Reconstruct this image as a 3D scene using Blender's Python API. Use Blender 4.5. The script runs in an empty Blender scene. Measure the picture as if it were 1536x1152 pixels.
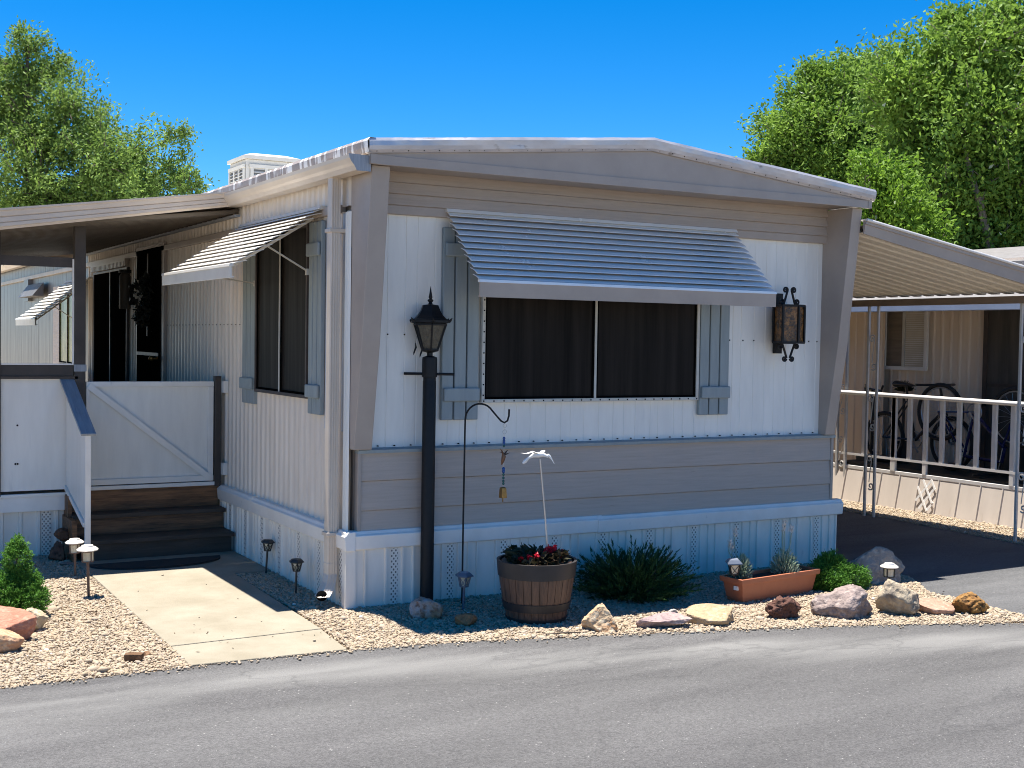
import bpy, bmesh, math, random
import numpy as np
from mathutils import Vector, Matrix, noise

random.seed(7); RNG = np.random.default_rng(7)
SC = bpy.context.scene
COL = SC.collection
PI = math.pi

# ------------------------------------------------------------------ materials
MATS = {}
def nd(nt, t, **kw):
    n = nt.nodes.new(t)
    for k, v in kw.items():
        setattr(n, k, v)
    return n

def M(name, c1, c2=None, scale=6.0, rough=.6, metal=0.0, bump=0.0, bscale=80.0, stretch=(1, 1, 1),
      spec=.5, island=None, sharp=(.35, .65), c3=None, s3=120.0, t3=(.6, .75), trans=None, bstretch=None, rvar=.1):
    """procedural surface: two tones mixed by noise, optional speckle, per-island tones, bump"""
    m = bpy.data.materials.new(name); m.use_nodes = True
    nt = m.node_tree; nt.nodes.clear(); L = nt.links.new
    out = nd(nt, 'ShaderNodeOutputMaterial'); bs = nd(nt, 'ShaderNodeBsdfPrincipled')
    L(bs.outputs[0], out.inputs[0])
    tc = nd(nt, 'ShaderNodeTexCoord'); mp = nd(nt, 'ShaderNodeMapping'); mp.inputs['Scale'].default_value = stretch
    L(tc.outputs['Object'], mp.inputs[0])
    bs.inputs['Roughness'].default_value = rough; bs.inputs['Metallic'].default_value = metal
    bs.inputs['Specular IOR Level'].default_value = spec
    c2 = c2 or tuple(x * .85 for x in c1)
    nz = nd(nt, 'ShaderNodeTexNoise'); nz.inputs['Scale'].default_value = scale; nz.inputs['Detail'].default_value = 7
    nz.inputs['Roughness'].default_value = .62
    L(mp.outputs[0], nz.inputs[0])
    rp = nd(nt, 'ShaderNodeValToRGB'); rp.color_ramp.elements[0].position = sharp[0]; rp.color_ramp.elements[1].position = sharp[1]
    rp.color_ramp.elements[0].color = (*c1, 1); rp.color_ramp.elements[1].color = (*c2, 1)
    L(nz.outputs[0], rp.inputs[0]); col = rp.outputs[0]
    if island:
        g = nd(nt, 'ShaderNodeNewGeometry'); ir = nd(nt, 'ShaderNodeValToRGB')
        el = ir.color_ramp.elements
        for i, c in enumerate(island):
            p = i / (len(island) - 1)
            e = el[0] if i == 0 else (el[1] if i == len(island) - 1 else el.new(p))
            e.position = p if i not in (0,) else 0
            e.color = (*c, 1)
        L(g.outputs['Random Per Island'], ir.inputs[0])
        mx = nd(nt, 'ShaderNodeMix', data_type='RGBA', blend_type='MIX'); mx.inputs[0].default_value = .52 if trans else .75
        L(col, mx.inputs[6]); L(ir.outputs[0], mx.inputs[7]); col = mx.outputs[2]
    if c3:
        n3 = nd(nt, 'ShaderNodeTexNoise'); n3.inputs['Scale'].default_value = s3; n3.inputs['Detail'].default_value = 3
        L(mp.outputs[0], n3.inputs[0])
        r3 = nd(nt, 'ShaderNodeMapRange'); r3.inputs[1].default_value = t3[0]; r3.inputs[2].default_value = t3[1]
        L(n3.outputs[0], r3.inputs[0])
        mx = nd(nt, 'ShaderNodeMix', data_type='RGBA'); mx.inputs[7].default_value = (*c3, 1)
        L(r3.outputs[0], mx.inputs[0]); L(col, mx.inputs[6]); col = mx.outputs[2]
    L(col, bs.inputs['Base Color'])
    if rvar:
        rr = nd(nt, 'ShaderNodeMapRange'); rr.inputs[3].default_value = max(0, rough - rvar); rr.inputs[4].default_value = min(1, rough + rvar)
        L(nz.outputs[0], rr.inputs[0]); L(rr.outputs[0], bs.inputs['Roughness'])
    if bump:
        nb = nd(nt, 'ShaderNodeTexNoise'); nb.inputs['Scale'].default_value = bscale; nb.inputs['Detail'].default_value = 5
        if bstretch:
            mb = nd(nt, 'ShaderNodeMapping'); mb.inputs['Scale'].default_value = bstretch
            L(tc.outputs['Object'], mb.inputs[0]); L(mb.outputs[0], nb.inputs[0])
        else:
            L(mp.outputs[0], nb.inputs[0])
        bp = nd(nt, 'ShaderNodeBump'); bp.inputs['Strength'].default_value = bump; bp.inputs['Distance'].default_value = .01
        L(nb.outputs[0], bp.inputs['Height']); L(bp.outputs[0], bs.inputs['Normal'])
    if trans:
        tr = nd(nt, 'ShaderNodeBsdfTranslucent'); ms = nd(nt, 'ShaderNodeMixShader'); ms.inputs[0].default_value = trans
        L(col, tr.inputs[0]); L(bs.outputs[0], ms.inputs[1]); L(tr.outputs[0], ms.inputs[2]); L(ms.outputs[0], out.inputs[0])
    MATS[name] = m
    return m

def perforated(name, base, hole):
    """skirting vent: rows of small slots pressed in the metal"""
    m = bpy.data.materials.new(name); m.use_nodes = True
    nt = m.node_tree; L = nt.links.new; bs = nt.nodes['Principled BSDF']
    tc = nd(nt, 'ShaderNodeTexCoord'); mp = nd(nt, 'ShaderNodeMapping')
    mp.inputs['Scale'].default_value = (1, 1, 1)
    L(tc.outputs['Object'], mp.inputs[0])
    sx = nd(nt, 'ShaderNodeSeparateXYZ'); L(mp.outputs[0], sx.inputs[0])
    ad = nd(nt, 'ShaderNodeMath', operation='ADD'); L(sx.outputs[0], ad.inputs[0]); L(sx.outputs[1], ad.inputs[1])
    def wave(src, k, ph=0):
        a = nd(nt, 'ShaderNodeMath', operation='MULTIPLY_ADD'); a.inputs[1].default_value = k; a.inputs[2].default_value = ph
        L(src, a.inputs[0]); b = nd(nt, 'ShaderNodeMath', operation='SINE'); L(a.outputs[0], b.inputs[0]); return b.outputs[0]
    u = wave(ad.outputs[0], 2 * PI / .027); v = wave(sx.outputs[2], 2 * PI / .033)
    pr = nd(nt, 'ShaderNodeMath', operation='MULTIPLY'); L(u, pr.inputs[0]); L(v, pr.inputs[1])
    mr = nd(nt, 'ShaderNodeMapRange'); mr.inputs[1].default_value = .2; mr.inputs[2].default_value = .6
    L(pr.outputs[0], mr.inputs[0])
    mx = nd(nt, 'ShaderNodeMix', data_type='RGBA'); mx.inputs[6].default_value = (*base, 1); mx.inputs[7].default_value = (*hole, 1)
    L(mr.outputs[0], mx.inputs[0]); L(mx.outputs[2], bs.inputs['Base Color'])
    bs.inputs['Roughness'].default_value = .45
    MATS[name] = m

TAUPE = (.40, .335, .285)
M('taupe_lit', (.62, .535, .445), (.55, .47, .39), scale=3, rough=.40, bump=.04, bscale=200)  # lit copy of taupe: sun and bounce light put into the colour
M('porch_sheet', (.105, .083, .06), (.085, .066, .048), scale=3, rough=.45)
M('pane_foliage_reflection', (.16, .17, .03), (.07, .08, .02), scale=6, rough=.3)  # reflection of sunny foliage painted as the pane colour
M('rear_panel', (.165, .158, .152), (.12, .115, .112), scale=4, rough=.4, stretch=(3, 3, .3), c3=(.30, .30, .31), s3=6, t3=(.62, .9))
M('taupe', TAUPE, (.345, .289, .246), scale=3, rough=.44, bump=.15, bscale=6)
M('taupe_wood', (.51, .425, .36), (.445, .37, .31), scale=5, rough=.55, stretch=(.6, .6, 14), bump=.35, bscale=30, bstretch=(1.5, 1.5, 60), c3=(.27, .225, .205), s3=9, t3=(.70, .76))
M('taupe_siding', (.79, .70, .60), (.69, .605, .51), scale=4, rough=.42, stretch=(3, 3, .35), bump=.2, bscale=6, c3=(.54, .47, .43), s3=5, t3=(.6, .9))
M('white_panel', (.83, .805, .745), (.76, .735, .68), scale=4, rough=.38, stretch=(3, 3, .5), bump=.22, bscale=5, c3=(.62, .62, .60), s3=6, t3=(.66, .95))
M('streaked_white', (.6, .63, .68), (.42, .42, .44), scale=9, rough=.3, stretch=(3, 3, .25), bump=.1, bscale=60)
M('white_trim', (.84, .81, .76), (.76, .73, .68), scale=5, rough=.35, c3=(.45, .44, .42), s3=14, t3=(.72, .85))
M('skirt_white', (.84, .785, .70), (.75, .695, .61), scale=4, rough=.38, stretch=(2, 2, .6), bump=.04, bscale=30, c3=(.42, .37, .31), s3=7, t3=(.68, .9))
perforated('skirt_vent', (.80, .75, .67), (.13, .12, .11))
M('shutter_blue', (.28, .325, .335), (.245, .285, .295), scale=6, rough=.5, stretch=(4, 4, .6), bump=.06, bscale=60)
M('frame_cream', (.60, .58, .52), (.48, .46, .41), scale=12, rough=.45)
M('frame_brown', (.07, .05, .04), (.045, .035, .03), scale=12, rough=.5)
M('screen_dark', (.026, .021, .018), (.008, .007, .006), scale=3, rough=.5, stretch=(6, 6, .25), spec=.08, sharp=(.3, .7))
M('screen_grey', (.10, .085, .07), (.06, .052, .044), scale=3, rough=.6, stretch=(5, 5, .4), spec=.3)
M('screen_tan', (.20, .16, .12), (.15, .12, .09), scale=3, rough=.5, stretch=(1, 1, 8))
M('blind_cream', (.62, .55, .45), (.52, .46, .37), scale=5, rough=.6)
M('black_hole', (.005, .005, .005), (.003, .003, .003), rough=.95, spec=0.0, rvar=0)
M('awning_metal', (.88, .86, .82), (.82, .80, .76), scale=3, rough=.26, metal=.12, spec=1.0, rvar=.05)
M('slat_gap_shade', (.022, .018, .015), (.016, .013, .011), rough=.9, spec=.1)  # near-black colour that paints the shade between awning slats
M('awning_cream', (.70, .66, .585), (.62, .58, .51), scale=4, rough=.4)
M('silver_roof', (.56, .55, .57), (.44, .43, .45), scale=6, rough=.40, metal=.5, bump=.5, bscale=9, stretch=(.5, 1, 1), c3=(.22, .205, .205), s3=20, t3=(.66, .76))
M('scalloped_roof', (.80, .79, .76), (.30, .25, .22), scale=8, rough=.5, stretch=(1, 1.6, .3), bump=.7, bscale=14, sharp=(.44, .5))
M('roof_white', (.74, .74, .73), (.6, .6, .59), scale=3, rough=.6, bump=.2, bscale=14)
M('concrete', (.31, .275, .212), (.245, .214, .158), scale=3, rough=.9, bump=.35, bscale=160, spec=.2, c3=(.20, .175, .135), s3=230, t3=(.62, .72))
M('wood_dark', (.22, .115, .055), (.03, .02, .014), scale=3, rough=.6, stretch=(1.2, 12, 14), bump=.3, bscale=12, bstretch=(2, 40, 40), sharp=(.3, .7))
M('wood_black', (.045, .033, .024), (.075, .056, .043), scale=3, rough=.65, stretch=(1.2, 12, 14), bump=.3, bscale=12, bstretch=(2, 40, 40))
M('wood_stained', (.27, .125, .05), (.07, .035, .016), scale=4, rough=.55, stretch=(1.2, 10, 12), bump=.2, bscale=12, bstretch=(2, 40, 40), sharp=(.3, .68))
M('post_brown', (.06, .047, .04), (.04, .032, .028), scale=8, rough=.55)
M('rail_grey', (.34, .37, .41), (.24, .265, .30), scale=5, rough=.55, stretch=(12, 1, 1), bump=.2, bscale=20)
M('mat_black', (.012, .012, .013), (.02, .02, .021), scale=90, rough=.9, bump=.5, bscale=200)
M('black_iron', (.006, .006, .007), (.010, .010, .011), scale=30, rough=.5, spec=.3, bump=.1, bscale=120)
M('amber_glass', (.34, .15, .04), (.05, .028, .014), scale=26, rough=.25, bump=.6, bscale=70, sharp=(.3, .6))
M('smoke_glass', (.09, .085, .065), (.05, .045, .035), scale=40, rough=.25, bump=.6, bscale=70)
M('steel', (.55, .56, .58), (.45, .46, .48), rough=.3, metal=.8)
M('terracotta', (.42, .14, .065), (.36, .115, .055), scale=5, rough=.5, bump=.05)
M('soil', (.03, .022, .016), (.015, .011, .008), scale=40, rough=.95, bump=.8, bscale=60)
M('barrel_wood', (.16, .085, .053), (.06, .034, .023), scale=5, rough=.5, stretch=(9, 9, .7), bump=.25, bscale=20, bstretch=(10, 10, 1), sharp=(.3, .7))
M('barrel_band', (.022, .019, .019), (.032, .027, .026), scale=10, rough=.5)
M('light_white', (.80, .76, .70), (.72, .68, .63), scale=8, rough=.4)
M('light_slate', (.13, .15, .19), (.10, .115, .15), scale=8, rough=.35)
M('light_black', (.018, .018, .018), (.03, .03, .03), scale=8, rough=.4)
M('light_brown', (.13, .075, .055), (.09, .055, .042), scale=8, rough=.5)
M('lens', (.62, .58, .45), (.5, .45, .33), scale=60, rough=.15, stretch=(1, 1, .1))
M('solar_cell', (.25, .28, .33), (.18, .2, .25), scale=30, rough=.2)
M('bird_white', (.82, .81, .78), (.75, .74, .71), rough=.4)
M('copper', (.20, .10, .055), (.12, .065, .04), scale=30, rough=.4, metal=.6)
M('blue_bead', (.02, .06, .22), (.03, .1, .3), scale=60, rough=.1)
M('green_bead', (.05, .16, .12), (.03, .09, .08), scale=60, rough=.1)
M('brass', (.42, .22, .06), (.28, .15, .05), scale=40, rough=.35, metal=.7)
M('cooler_cream', (.68, .63, .54), (.6, .555, .47), scale=5, rough=.5)
M('louver_dark', (.16, .16, .155), (.11, .11, .105), rough=.6)
M('carport_sheet', (.80, .74, .62), (.74, .67, .56), scale=3, rough=.42, bump=.05, bscale=20)
M('carport_beam', (.27, .195, .145), (.22, .16, .12), rough=.6)
M('post_cream', (.60, .58, .55), (.5, .48, .45), scale=8, rough=.45, c3=(.2, .15, .12), s3=20, t3=(.7, .8))
M('nb_siding', (.80, .655, .51), (.71, .57, .44), scale=3, rough=.5, stretch=(2, 2, .4))
M('nb_skirt', (.56, .49, .425), (.50, .435, .375), scale=3, rough=.5, stretch=(2, 2, .4), c3=(.36, .28, .21), s3=6, t3=(.68, .85))
M('nb_white', (.78, .75, .72), (.7, .67, .63), scale=6, rough=.4)
M('nb_roof', (.20, .19, .185), (.15, .14, .135), scale=12, rough=.8, bump=.4, bscale=60)
M('nb_gutter_sky_tint', (.42, .47, .56), (.36, .40, .48), scale=4, rough=.3)  # reflected blue sky is put into this base colour
M('rubber', (.012, .012, .012), (.02, .02, .02), rough=.7)
M('bike_black', (.02, .02, .022), (.03, .03, .033), rough=.3)
M('bike_blue', (.012, .016, .07), (.015, .022, .10), rough=.25)
M('bark', (.12, .095, .075), (.055, .042, .034), scale=10, rough=.9, stretch=(4, 4, .8), bump=.8, bscale=20)
M('bark_light', (.30, .25, .20), (.16, .13, .10), scale=10, rough=.9, stretch=(4, 4, .8), bump=.6, bscale=20)
def leafmat(name, cols, trans=.35, rough=.45):
    M(name, cols[0], cols[-1], scale=1.7, rough=rough, island=cols, trans=trans, rvar=0, spec=.25)
leafmat('leaf_left', [(.06, .12, .022), (.125, .225, .03), (.19, .31, .04), (.08, .155, .04), (.29, .42, .09)], .4, .6)
leafmat('leaf_right', [(.06, .13, .02), (.125, .245, .03), (.19, .33, .042), (.085, .17, .028), (.30, .46, .07)], .4, .6)
leafmat('leaf_lime', [(.15, .27, .025), (.22, .36, .035), (.27, .42, .05), (.18, .31, .035)], .45, .6)
leafmat('leaf_spruce', [(.08, .20, .03), (.20, .38, .05), (.32, .50, .08), (.12, .27, .04)], .3, .6)
leafmat('leaf_juniper', [(.018, .05, .016), (.035, .085, .024), (.055, .12, .032)], .12, .6)
leafmat('leaf_lavender', [(.24, .33, .22), (.33, .43, .3), (.42, .5, .38)], .3, .6)
leafmat('leaf_dark', [(.022, .04, .014), (.035, .06, .02), (.07, .04, .025)], .15, .5)
leafmat('leaf_wreath', [(.012, .015, .012), (.02, .023, .017), (.03, .03, .025)], .1, .7)
leafmat('petal_red', [(.60, .02, .03), (.80, .05, .06), (.5, .02, .05)], .3)
leafmat('petal_pale', [(.62, .58, .52), (.74, .71, .64)], .3)
leafmat('dead_leaf', [(.12, .065, .03), (.20, .12, .06), (.28, .19, .10), (.08, .045, .025)], .1)
M('gravel_pebble', (.52, .405, .26), (.42, .32, .20), scale=30, rough=.85, spec=.25, bump=.2, bscale=150,
  island=[(.34, .26, .175), (.55, .445, .31), (.62, .52, .375), (.47, .365, .24), (.70, .615, .48), (.57, .45, .305), (.38, .32, .26)])
M('gravel_ground', (.42, .34, .23), (.32, .25, .165), scale=60, rough=.95, bump=.9, bscale=70)
M('terrain', (.46, .39, .29), (.36, .30, .22), scale=.6, rough=.95, bump=.4, bscale=12)

def road_material(name, ang, light, dark):
    m = bpy.data.materials.new(name); m.use_nodes = True
    nt = m.node_tree; L = nt.links.new; bs = nt.nodes['Principled BSDF']
    tc = nd(nt, 'ShaderNodeTexCoord')
    mp = nd(nt, 'ShaderNodeMapping'); mp.inputs['Rotation'].default_value = (0, 0, ang); mp.inputs['Scale'].default_value = (.28, 1.5, 1)
    L(tc.outputs['Object'], mp.inputs[0])
    n1 = nd(nt, 'ShaderNodeTexNoise'); n1.inputs['Scale'].default_value = 1.3; n1.inputs['Detail'].default_value = 6; n1.inputs['Roughness'].default_value = .6
    L(mp.outputs[0], n1.inputs[0])
    r1 = nd(nt, 'ShaderNodeValToRGB'); e = r1.color_ramp.elements
    e[0].position = .34; e[0].color = (*dark, 1); e[1].position = .68; e[1].color = (*light, 1)
    L(n1.outputs[0], r1.inputs[0])
    n2 = nd(nt, 'ShaderNodeTexVoronoi'); n2.inputs['Scale'].default_value = 150
    L(tc.outputs['Object'], n2.inputs[0])
    r2 = nd(nt, 'ShaderNodeMapRange'); r2.inputs[3].default_value = .72; r2.inputs[4].default_value = 1.28
    sp = nd(nt, 'ShaderNodeSeparateColor'); L(n2.outputs['Color'], sp.inputs[0]); L(sp.outputs[0], r2.inputs[0])
    mx = nd(nt, 'ShaderNodeMix', data_type='RGBA', blend_type='MULTIPLY'); mx.inputs[0].default_value = 1
    L(r1.outputs[0], mx.inputs[6]); L(r2.outputs[0], mx.inputs[7])
    # pale dust specks
    n3 = nd(nt, 'ShaderNodeTexNoise'); n3.inputs['Scale'].default_value = 70; n3.inputs['Detail'].default_value = 2
    L(tc.outputs['Object'], n3.inputs[0])
    r3 = nd(nt, 'ShaderNodeMapRange'); r3.inputs[1].default_value = .70; r3.inputs[2].default_value = .78
    L(n3.outputs[0], r3.inputs[0])
    m3 = nd(nt, 'ShaderNodeMix', data_type='RGBA'); m3.inputs[7].default_value = (.34, .33, .31, 1)
    L(r3.outputs[0], m3.inputs[0]); L(mx.outputs[2], m3.inputs[6])
    # cracks
    n4 = nd(nt, 'ShaderNodeTexNoise'); n4.inputs['Scale'].default_value = .55; n4.inputs['Detail'].default_value = 8
    m4 = nd(nt, 'ShaderNodeMapping'); m4.inputs['Rotation'].default_value = (0, 0, ang); m4.inputs['Scale'].default_value = (.5, 1.3, 1)
    L(tc.outputs['Object'], m4.inputs[0]); L(m4.outputs[0], n4.inputs[0])
    a = nd(nt, 'ShaderNodeMath', operation='SUBTRACT'); a.inputs[1].default_value = .5; L(n4.outputs[0], a.inputs[0])
    b = nd(nt, 'ShaderNodeMath', operation='ABSOLUTE'); L(a.outputs[0], b.inputs[0])
    r4 = nd(nt, 'ShaderNodeMapRange'); r4.inputs[1].default_value = 0; r4.inputs[2].default_value = .004; r4.inputs[3].default_value = .28; r4.inputs[4].default_value = 0
    L(b.outputs[0], r4.inputs[0])
    m5 = nd(nt, 'ShaderNodeMix', data_type='RGBA'); m5.inputs[7].default_value = (.035, .035, .037, 1)
    # pale dust blown to the side of the lane
    at = nd(nt, 'ShaderNodeAttribute', attribute_name='dust'); nd5 = nd(nt, 'ShaderNodeTexNoise'); nd5.inputs['Scale'].default_value = 2.2; nd5.inputs['Detail'].default_value = 8
    L(mp.outputs[0], nd5.inputs[0]); rd5 = nd(nt, 'ShaderNodeMapRange'); rd5.inputs[1].default_value = .38; rd5.inputs[2].default_value = .62; rd5.inputs[4].default_value = .75
    L(nd5.outputs[0], rd5.inputs[0]); md = nd(nt, 'ShaderNodeMath', operation='MULTIPLY'); L(at.outputs['Fac'], md.inputs[0]); L(rd5.outputs[0], md.inputs[1])
    m6 = nd(nt, 'ShaderNodeMix', data_type='RGBA'); m6.inputs[7].default_value = (.22, .215, .205, 1)
    L(md.outputs[0], m6.inputs[0]); L(m3.outputs[2], m6.inputs[6])
    L(r4.outputs[0], m5.inputs[0]); L(m6.outputs[2], m5.inputs[6]); L(m5.outputs[2], bs.inputs['Base Color'])
    bs.inputs['Roughness'].default_value = .85; bs.inputs['Specular IOR Level'].default_value = .3
    bp = nd(nt, 'ShaderNodeBump'); bp.inputs['Strength'].default_value = .6; bp.inputs['Distance'].default_value = .008
    L(n2.outputs['Distance'], bp.inputs['Height']); L(bp.outputs[0], bs.inputs['Normal'])
    MATS[name] = m
road_material('asphalt', .22, (.116, .1125, .111), (.078, .0755, .075))
road_material('asphalt_drive', .5, (.13, .129, .130), (.07, .07, .072))

# ------------------------------------------------------------------ geometry helpers
def wloc(o):
    v = Vector((0, 0, 0))
    while o is not None:
        v = v + Vector(o.location); o = o.parent
    return v

class MB:
    """collects shapes in world coordinates, linked as ONE mesh object by build()"""
    def __init__(s): s.v = []; s.f = []
    def add(s, vs, fs):
        k = len(s.v); s.v += [tuple(p) for p in vs]; s.f += [tuple(i + k for i in q) for q in fs]
        return s
    def box(s, x0, x1, y0, y1, z0, z1):
        return s.add([(x0, y0, z0), (x1, y0, z0), (x1, y1, z0), (x0, y1, z0), (x0, y0, z1), (x1, y0, z1), (x1, y1, z1), (x0, y1, z1)],
                     [(0, 3, 2, 1), (4, 5, 6, 7), (0, 1, 5, 4), (1, 2, 6, 5), (2, 3, 7, 6), (3, 0, 4, 7)])
    def prism(s, poly, fn, a0, a1):
        """poly of 2-D points, fn(u, w, a) -> 3-D"""
        n = len(poly)
        vs = [fn(u, w, a0) for u, w in poly] + [fn(u, w, a1) for u, w in poly]
        return s.add(vs, [tuple(range(n - 1, -1, -1)), tuple(range(n, 2 * n))] + [(i, (i + 1) % n, n + (i + 1) % n, n + i) for i in range(n)])
    def px(s, poly, x0, x1): return s.prism(poly, lambda u, w, a: (a, u, w), x0, x1)
    def py(s, poly, y0, y1): return s.prism(poly, lambda u, w, a: (u, a, w), y0, y1)
    def pz(s, poly, z0, z1): return s.prism(poly, lambda u, w, a: (u, w, a), z0, z1)
    def strip(s, A, B):
        n = len(A)
        return s.add(list(A) + list(B), [(i, i + 1, n + i + 1, n + i) for i in range(n - 1)])
    def bar(s, p0, p1, w, h, up=(0, 0, 1)):
        p0, p1 = Vector(p0), Vector(p1); d = (p1 - p0).normalized(); up = Vector(up)
        if abs(d.dot(up)) > .98: up = Vector((0, 1, 0))
        a = d.cross(up).normalized() * (w / 2); b = a.cross(d).normalized() * (h / 2)
        vs = [p0 - a - b, p0 + a - b, p0 + a + b, p0 - a + b, p1 - a - b, p1 + a - b, p1 + a + b, p1 - a + b]
        return s.add(vs, [(0, 3, 2, 1), (4, 5, 6, 7), (0, 1, 5, 4), (1, 2, 6, 5), (2, 3, 7, 6), (3, 0, 4, 7)])
    def tube(s, pts, r, n=8, sy=1.0):
        pts = [Vector(p) for p in pts]; m = len(pts)
        rs = r if isinstance(r, (list, tuple)) else [r] * m
        vs = []; fr = None
        for i, p in enumerate(pts):
            d = (pts[min(i + 1, m - 1)] - pts[max(i - 1, 0)]).normalized()
            if fr is None:
                ref = Vector((0, 0, 1)) if abs(d.z) < .9 else Vector((1, 0, 0))
                a = d.cross(ref).normalized()
            else:
                a = (fr - d * fr.dot(d)).normalized()
            fr = a; b = d.cross(a)
            for k in range(n):
                t = 2 * PI * k / n
                vs.append(p + (a * math.cos(t) + b * math.sin(t) * sy) * rs[i])
        fs = [tuple(range(n - 1, -1, -1)), tuple(range((m - 1) * n, m * n))]
        for i in range(m - 1):
            for k in range(n):
                fs.append((i * n + k, i * n + (k + 1) % n, (i + 1) * n + (k + 1) % n, (i + 1) * n + k))
        return s.add(vs, fs)
    def lathe(s, prof, c=(0, 0, 0), n=24, sq=1.0):
        vs = []; m = len(prof)
        for r, z in prof:
            for k in range(n):
                t = 2 * PI * (k + .5) / n
                vs.append((c[0] + r * math.cos(t), c[1] + r * math.sin(t) * sq, c[2] + z))
        fs = [tuple(range(n - 1, -1, -1)), tuple(range((m - 1) * n, m * n))]
        for i in range(m - 1):
            for k in range(n):
                fs.append((i * n + k, i * n + (k + 1) % n, (i + 1) * n + (k + 1) % n, (i + 1) * n + k))
        return s.add(vs, fs)
    def ball(s, c, r, n=10, sc=(1, 1, 1)):
        prof = [(max(1e-4, r * math.sin(PI * i / n)), -r * math.cos(PI * i / n)) for i in range(n + 1)]
        k = len(s.v); s.lathe(prof, (0, 0, 0), 12)
        for i in range(k, len(s.v)):
            x, y, z = s.v[i]; s.v[i] = (c[0] + x * sc[0], c[1] + y * sc[1], c[2] + z * sc[2])
        return s
    def torus(s, c, R, r, axis='x', n=32, m=8):
        pts = []
        for i in range(n + 1):
            t = 2 * PI * i / n; a, b = R * math.cos(t), R * math.sin(t)
            pts.append({'x': (c[0], c[1] + a, c[2] + b), 'y': (c[0] + a, c[1], c[2] + b), 'z': (c[0] + a, c[1] + b, c[2])}[axis])
        return s.tube(pts, r, m)
    def build(s, name, mat, parent=None, smooth=False, bevel=0.0, loc=None, kind=None):
        me = bpy.data.meshes.new(name)
        off = wloc(parent) + (Vector(loc) if loc else Vector((0, 0, 0)))
        me.from_pydata([tuple(Vector(p) - off) for p in s.v], [], s.f)
        o = bpy.data.objects.new(name, me); COL.objects.link(o); o.parent = parent
        if loc: o.location = loc
        me.materials.append(MATS[mat])
        if smooth:
            me.polygons.foreach_set('use_smooth', [True] * len(me.polygons))
            md = None
            try: me.set_sharp_from_angle(angle=math.radians(40))
            except Exception: pass
        if bevel:
            md = o.modifiers.new('bevel', 'BEVEL'); md.width = bevel; md.segments = 2; md.limit_method = 'ANGLE'
        if kind: o['kind'] = kind
        bm = bmesh.new(); bm.from_mesh(me); bmesh.ops.recalc_face_normals(bm, faces=bm.faces); bm.to_mesh(me); bm.free()
        return o

def np_mesh(name, V, F, mat, parent=None, smooth=False, loc=None):
    """V (n,3), F (m,k) numpy arrays in world coordinates"""
    off = wloc(parent) + (Vector(loc) if loc else Vector((0, 0, 0)))
    V = np.asarray(V, np.float32) - np.array(off, np.float32)
    me = bpy.data.meshes.new(name); k = F.shape[1]
    me.vertices.add(len(V)); me.vertices.foreach_set('co', V.ravel())
    me.loops.add(F.size); me.loops.foreach_set('vertex_index', F.ravel().astype(np.int32))
    me.polygons.add(len(F)); me.polygons.foreach_set('loop_start', np.arange(0, F.size, k, dtype=np.int32))
    me.polygons.foreach_set('loop_total', np.full(len(F), k, np.int32))
    if smooth: me.polygons.foreach_set('use_smooth', np.ones(len(F), bool))
    me.update(calc_edges=True); me.validate()
    me.materials.append(MATS[mat])
    o = bpy.data.objects.new(name, me); COL.objects.link(o); o.parent = parent
    if loc: o.location = loc
    return o

def tag(o, label, cat, group=None):
    o['label'] = label; o['category'] = cat
    if group: o['group'] = group
    return o
def thing(name, label, cat, loc=(0, 0, 0), group=None):
    o = bpy.data.objects.new(name, None); COL.objects.link(o); o.location = loc; o.empty_display_size = .1
    return tag(o, label, cat, group)
def copy_tree(o, loc=None, rz=None, label=None, parent=None):
    c = o.copy(); COL.objects.link(c)
    if parent is not None: c.parent = parent
    for ch in list(o.children): copy_tree(ch, parent=c)
    if loc is not None: c.location = loc
    if rz is not None: c.rotation_euler = (0, 0, rz)
    if label: c['label'] = label
    return c
def struct(o): o['kind'] = 'structure'; return o

def unit(a): return a / np.maximum(np.linalg.norm(a, axis=1, keepdims=True), 1e-9)
def cards(P, D, length, width, fold=.25):
    """leaf shaped cards: P centre, D pointing direction; returns V, F (quads folded along the mid rib)"""
    n = len(P); D = unit(D); r = unit(RNG.normal(size=(n, 3))); S = unit(np.cross(D, r)); N = np.cross(S, D)
    L = (length * RNG.uniform(.7, 1.3, n))[:, None]; W = (width * RNG.uniform(.7, 1.3, n))[:, None]
    a = P - D * L * .5; b = P + S * W * .5 + N * W * fold; c = P + D * L * .5; d = P - S * W * .5 + N * W * fold
    V = np.stack([a, b, c, d], 1).reshape(-1, 3); i = np.arange(n)[:, None] * 4
    F = np.concatenate([np.hstack([i, i + 1, i + 2]), np.hstack([i, i + 2, i + 3])], 0)
    return V, F

def inpoly(P, poly):
    x, y = P[:, 0], P[:, 1]; r = np.zeros(len(P), bool); n = len(poly)
    for i in range(n):
        (x0, y0), (x1, y1) = poly[i], poly[(i + 1) % n]
        c = ((y0 > y) != (y1 > y)) & (x < (x1 - x0) * (y - y0) / (y1 - y0 + 1e-12) + x0)
        r ^= c
    return r

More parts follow.
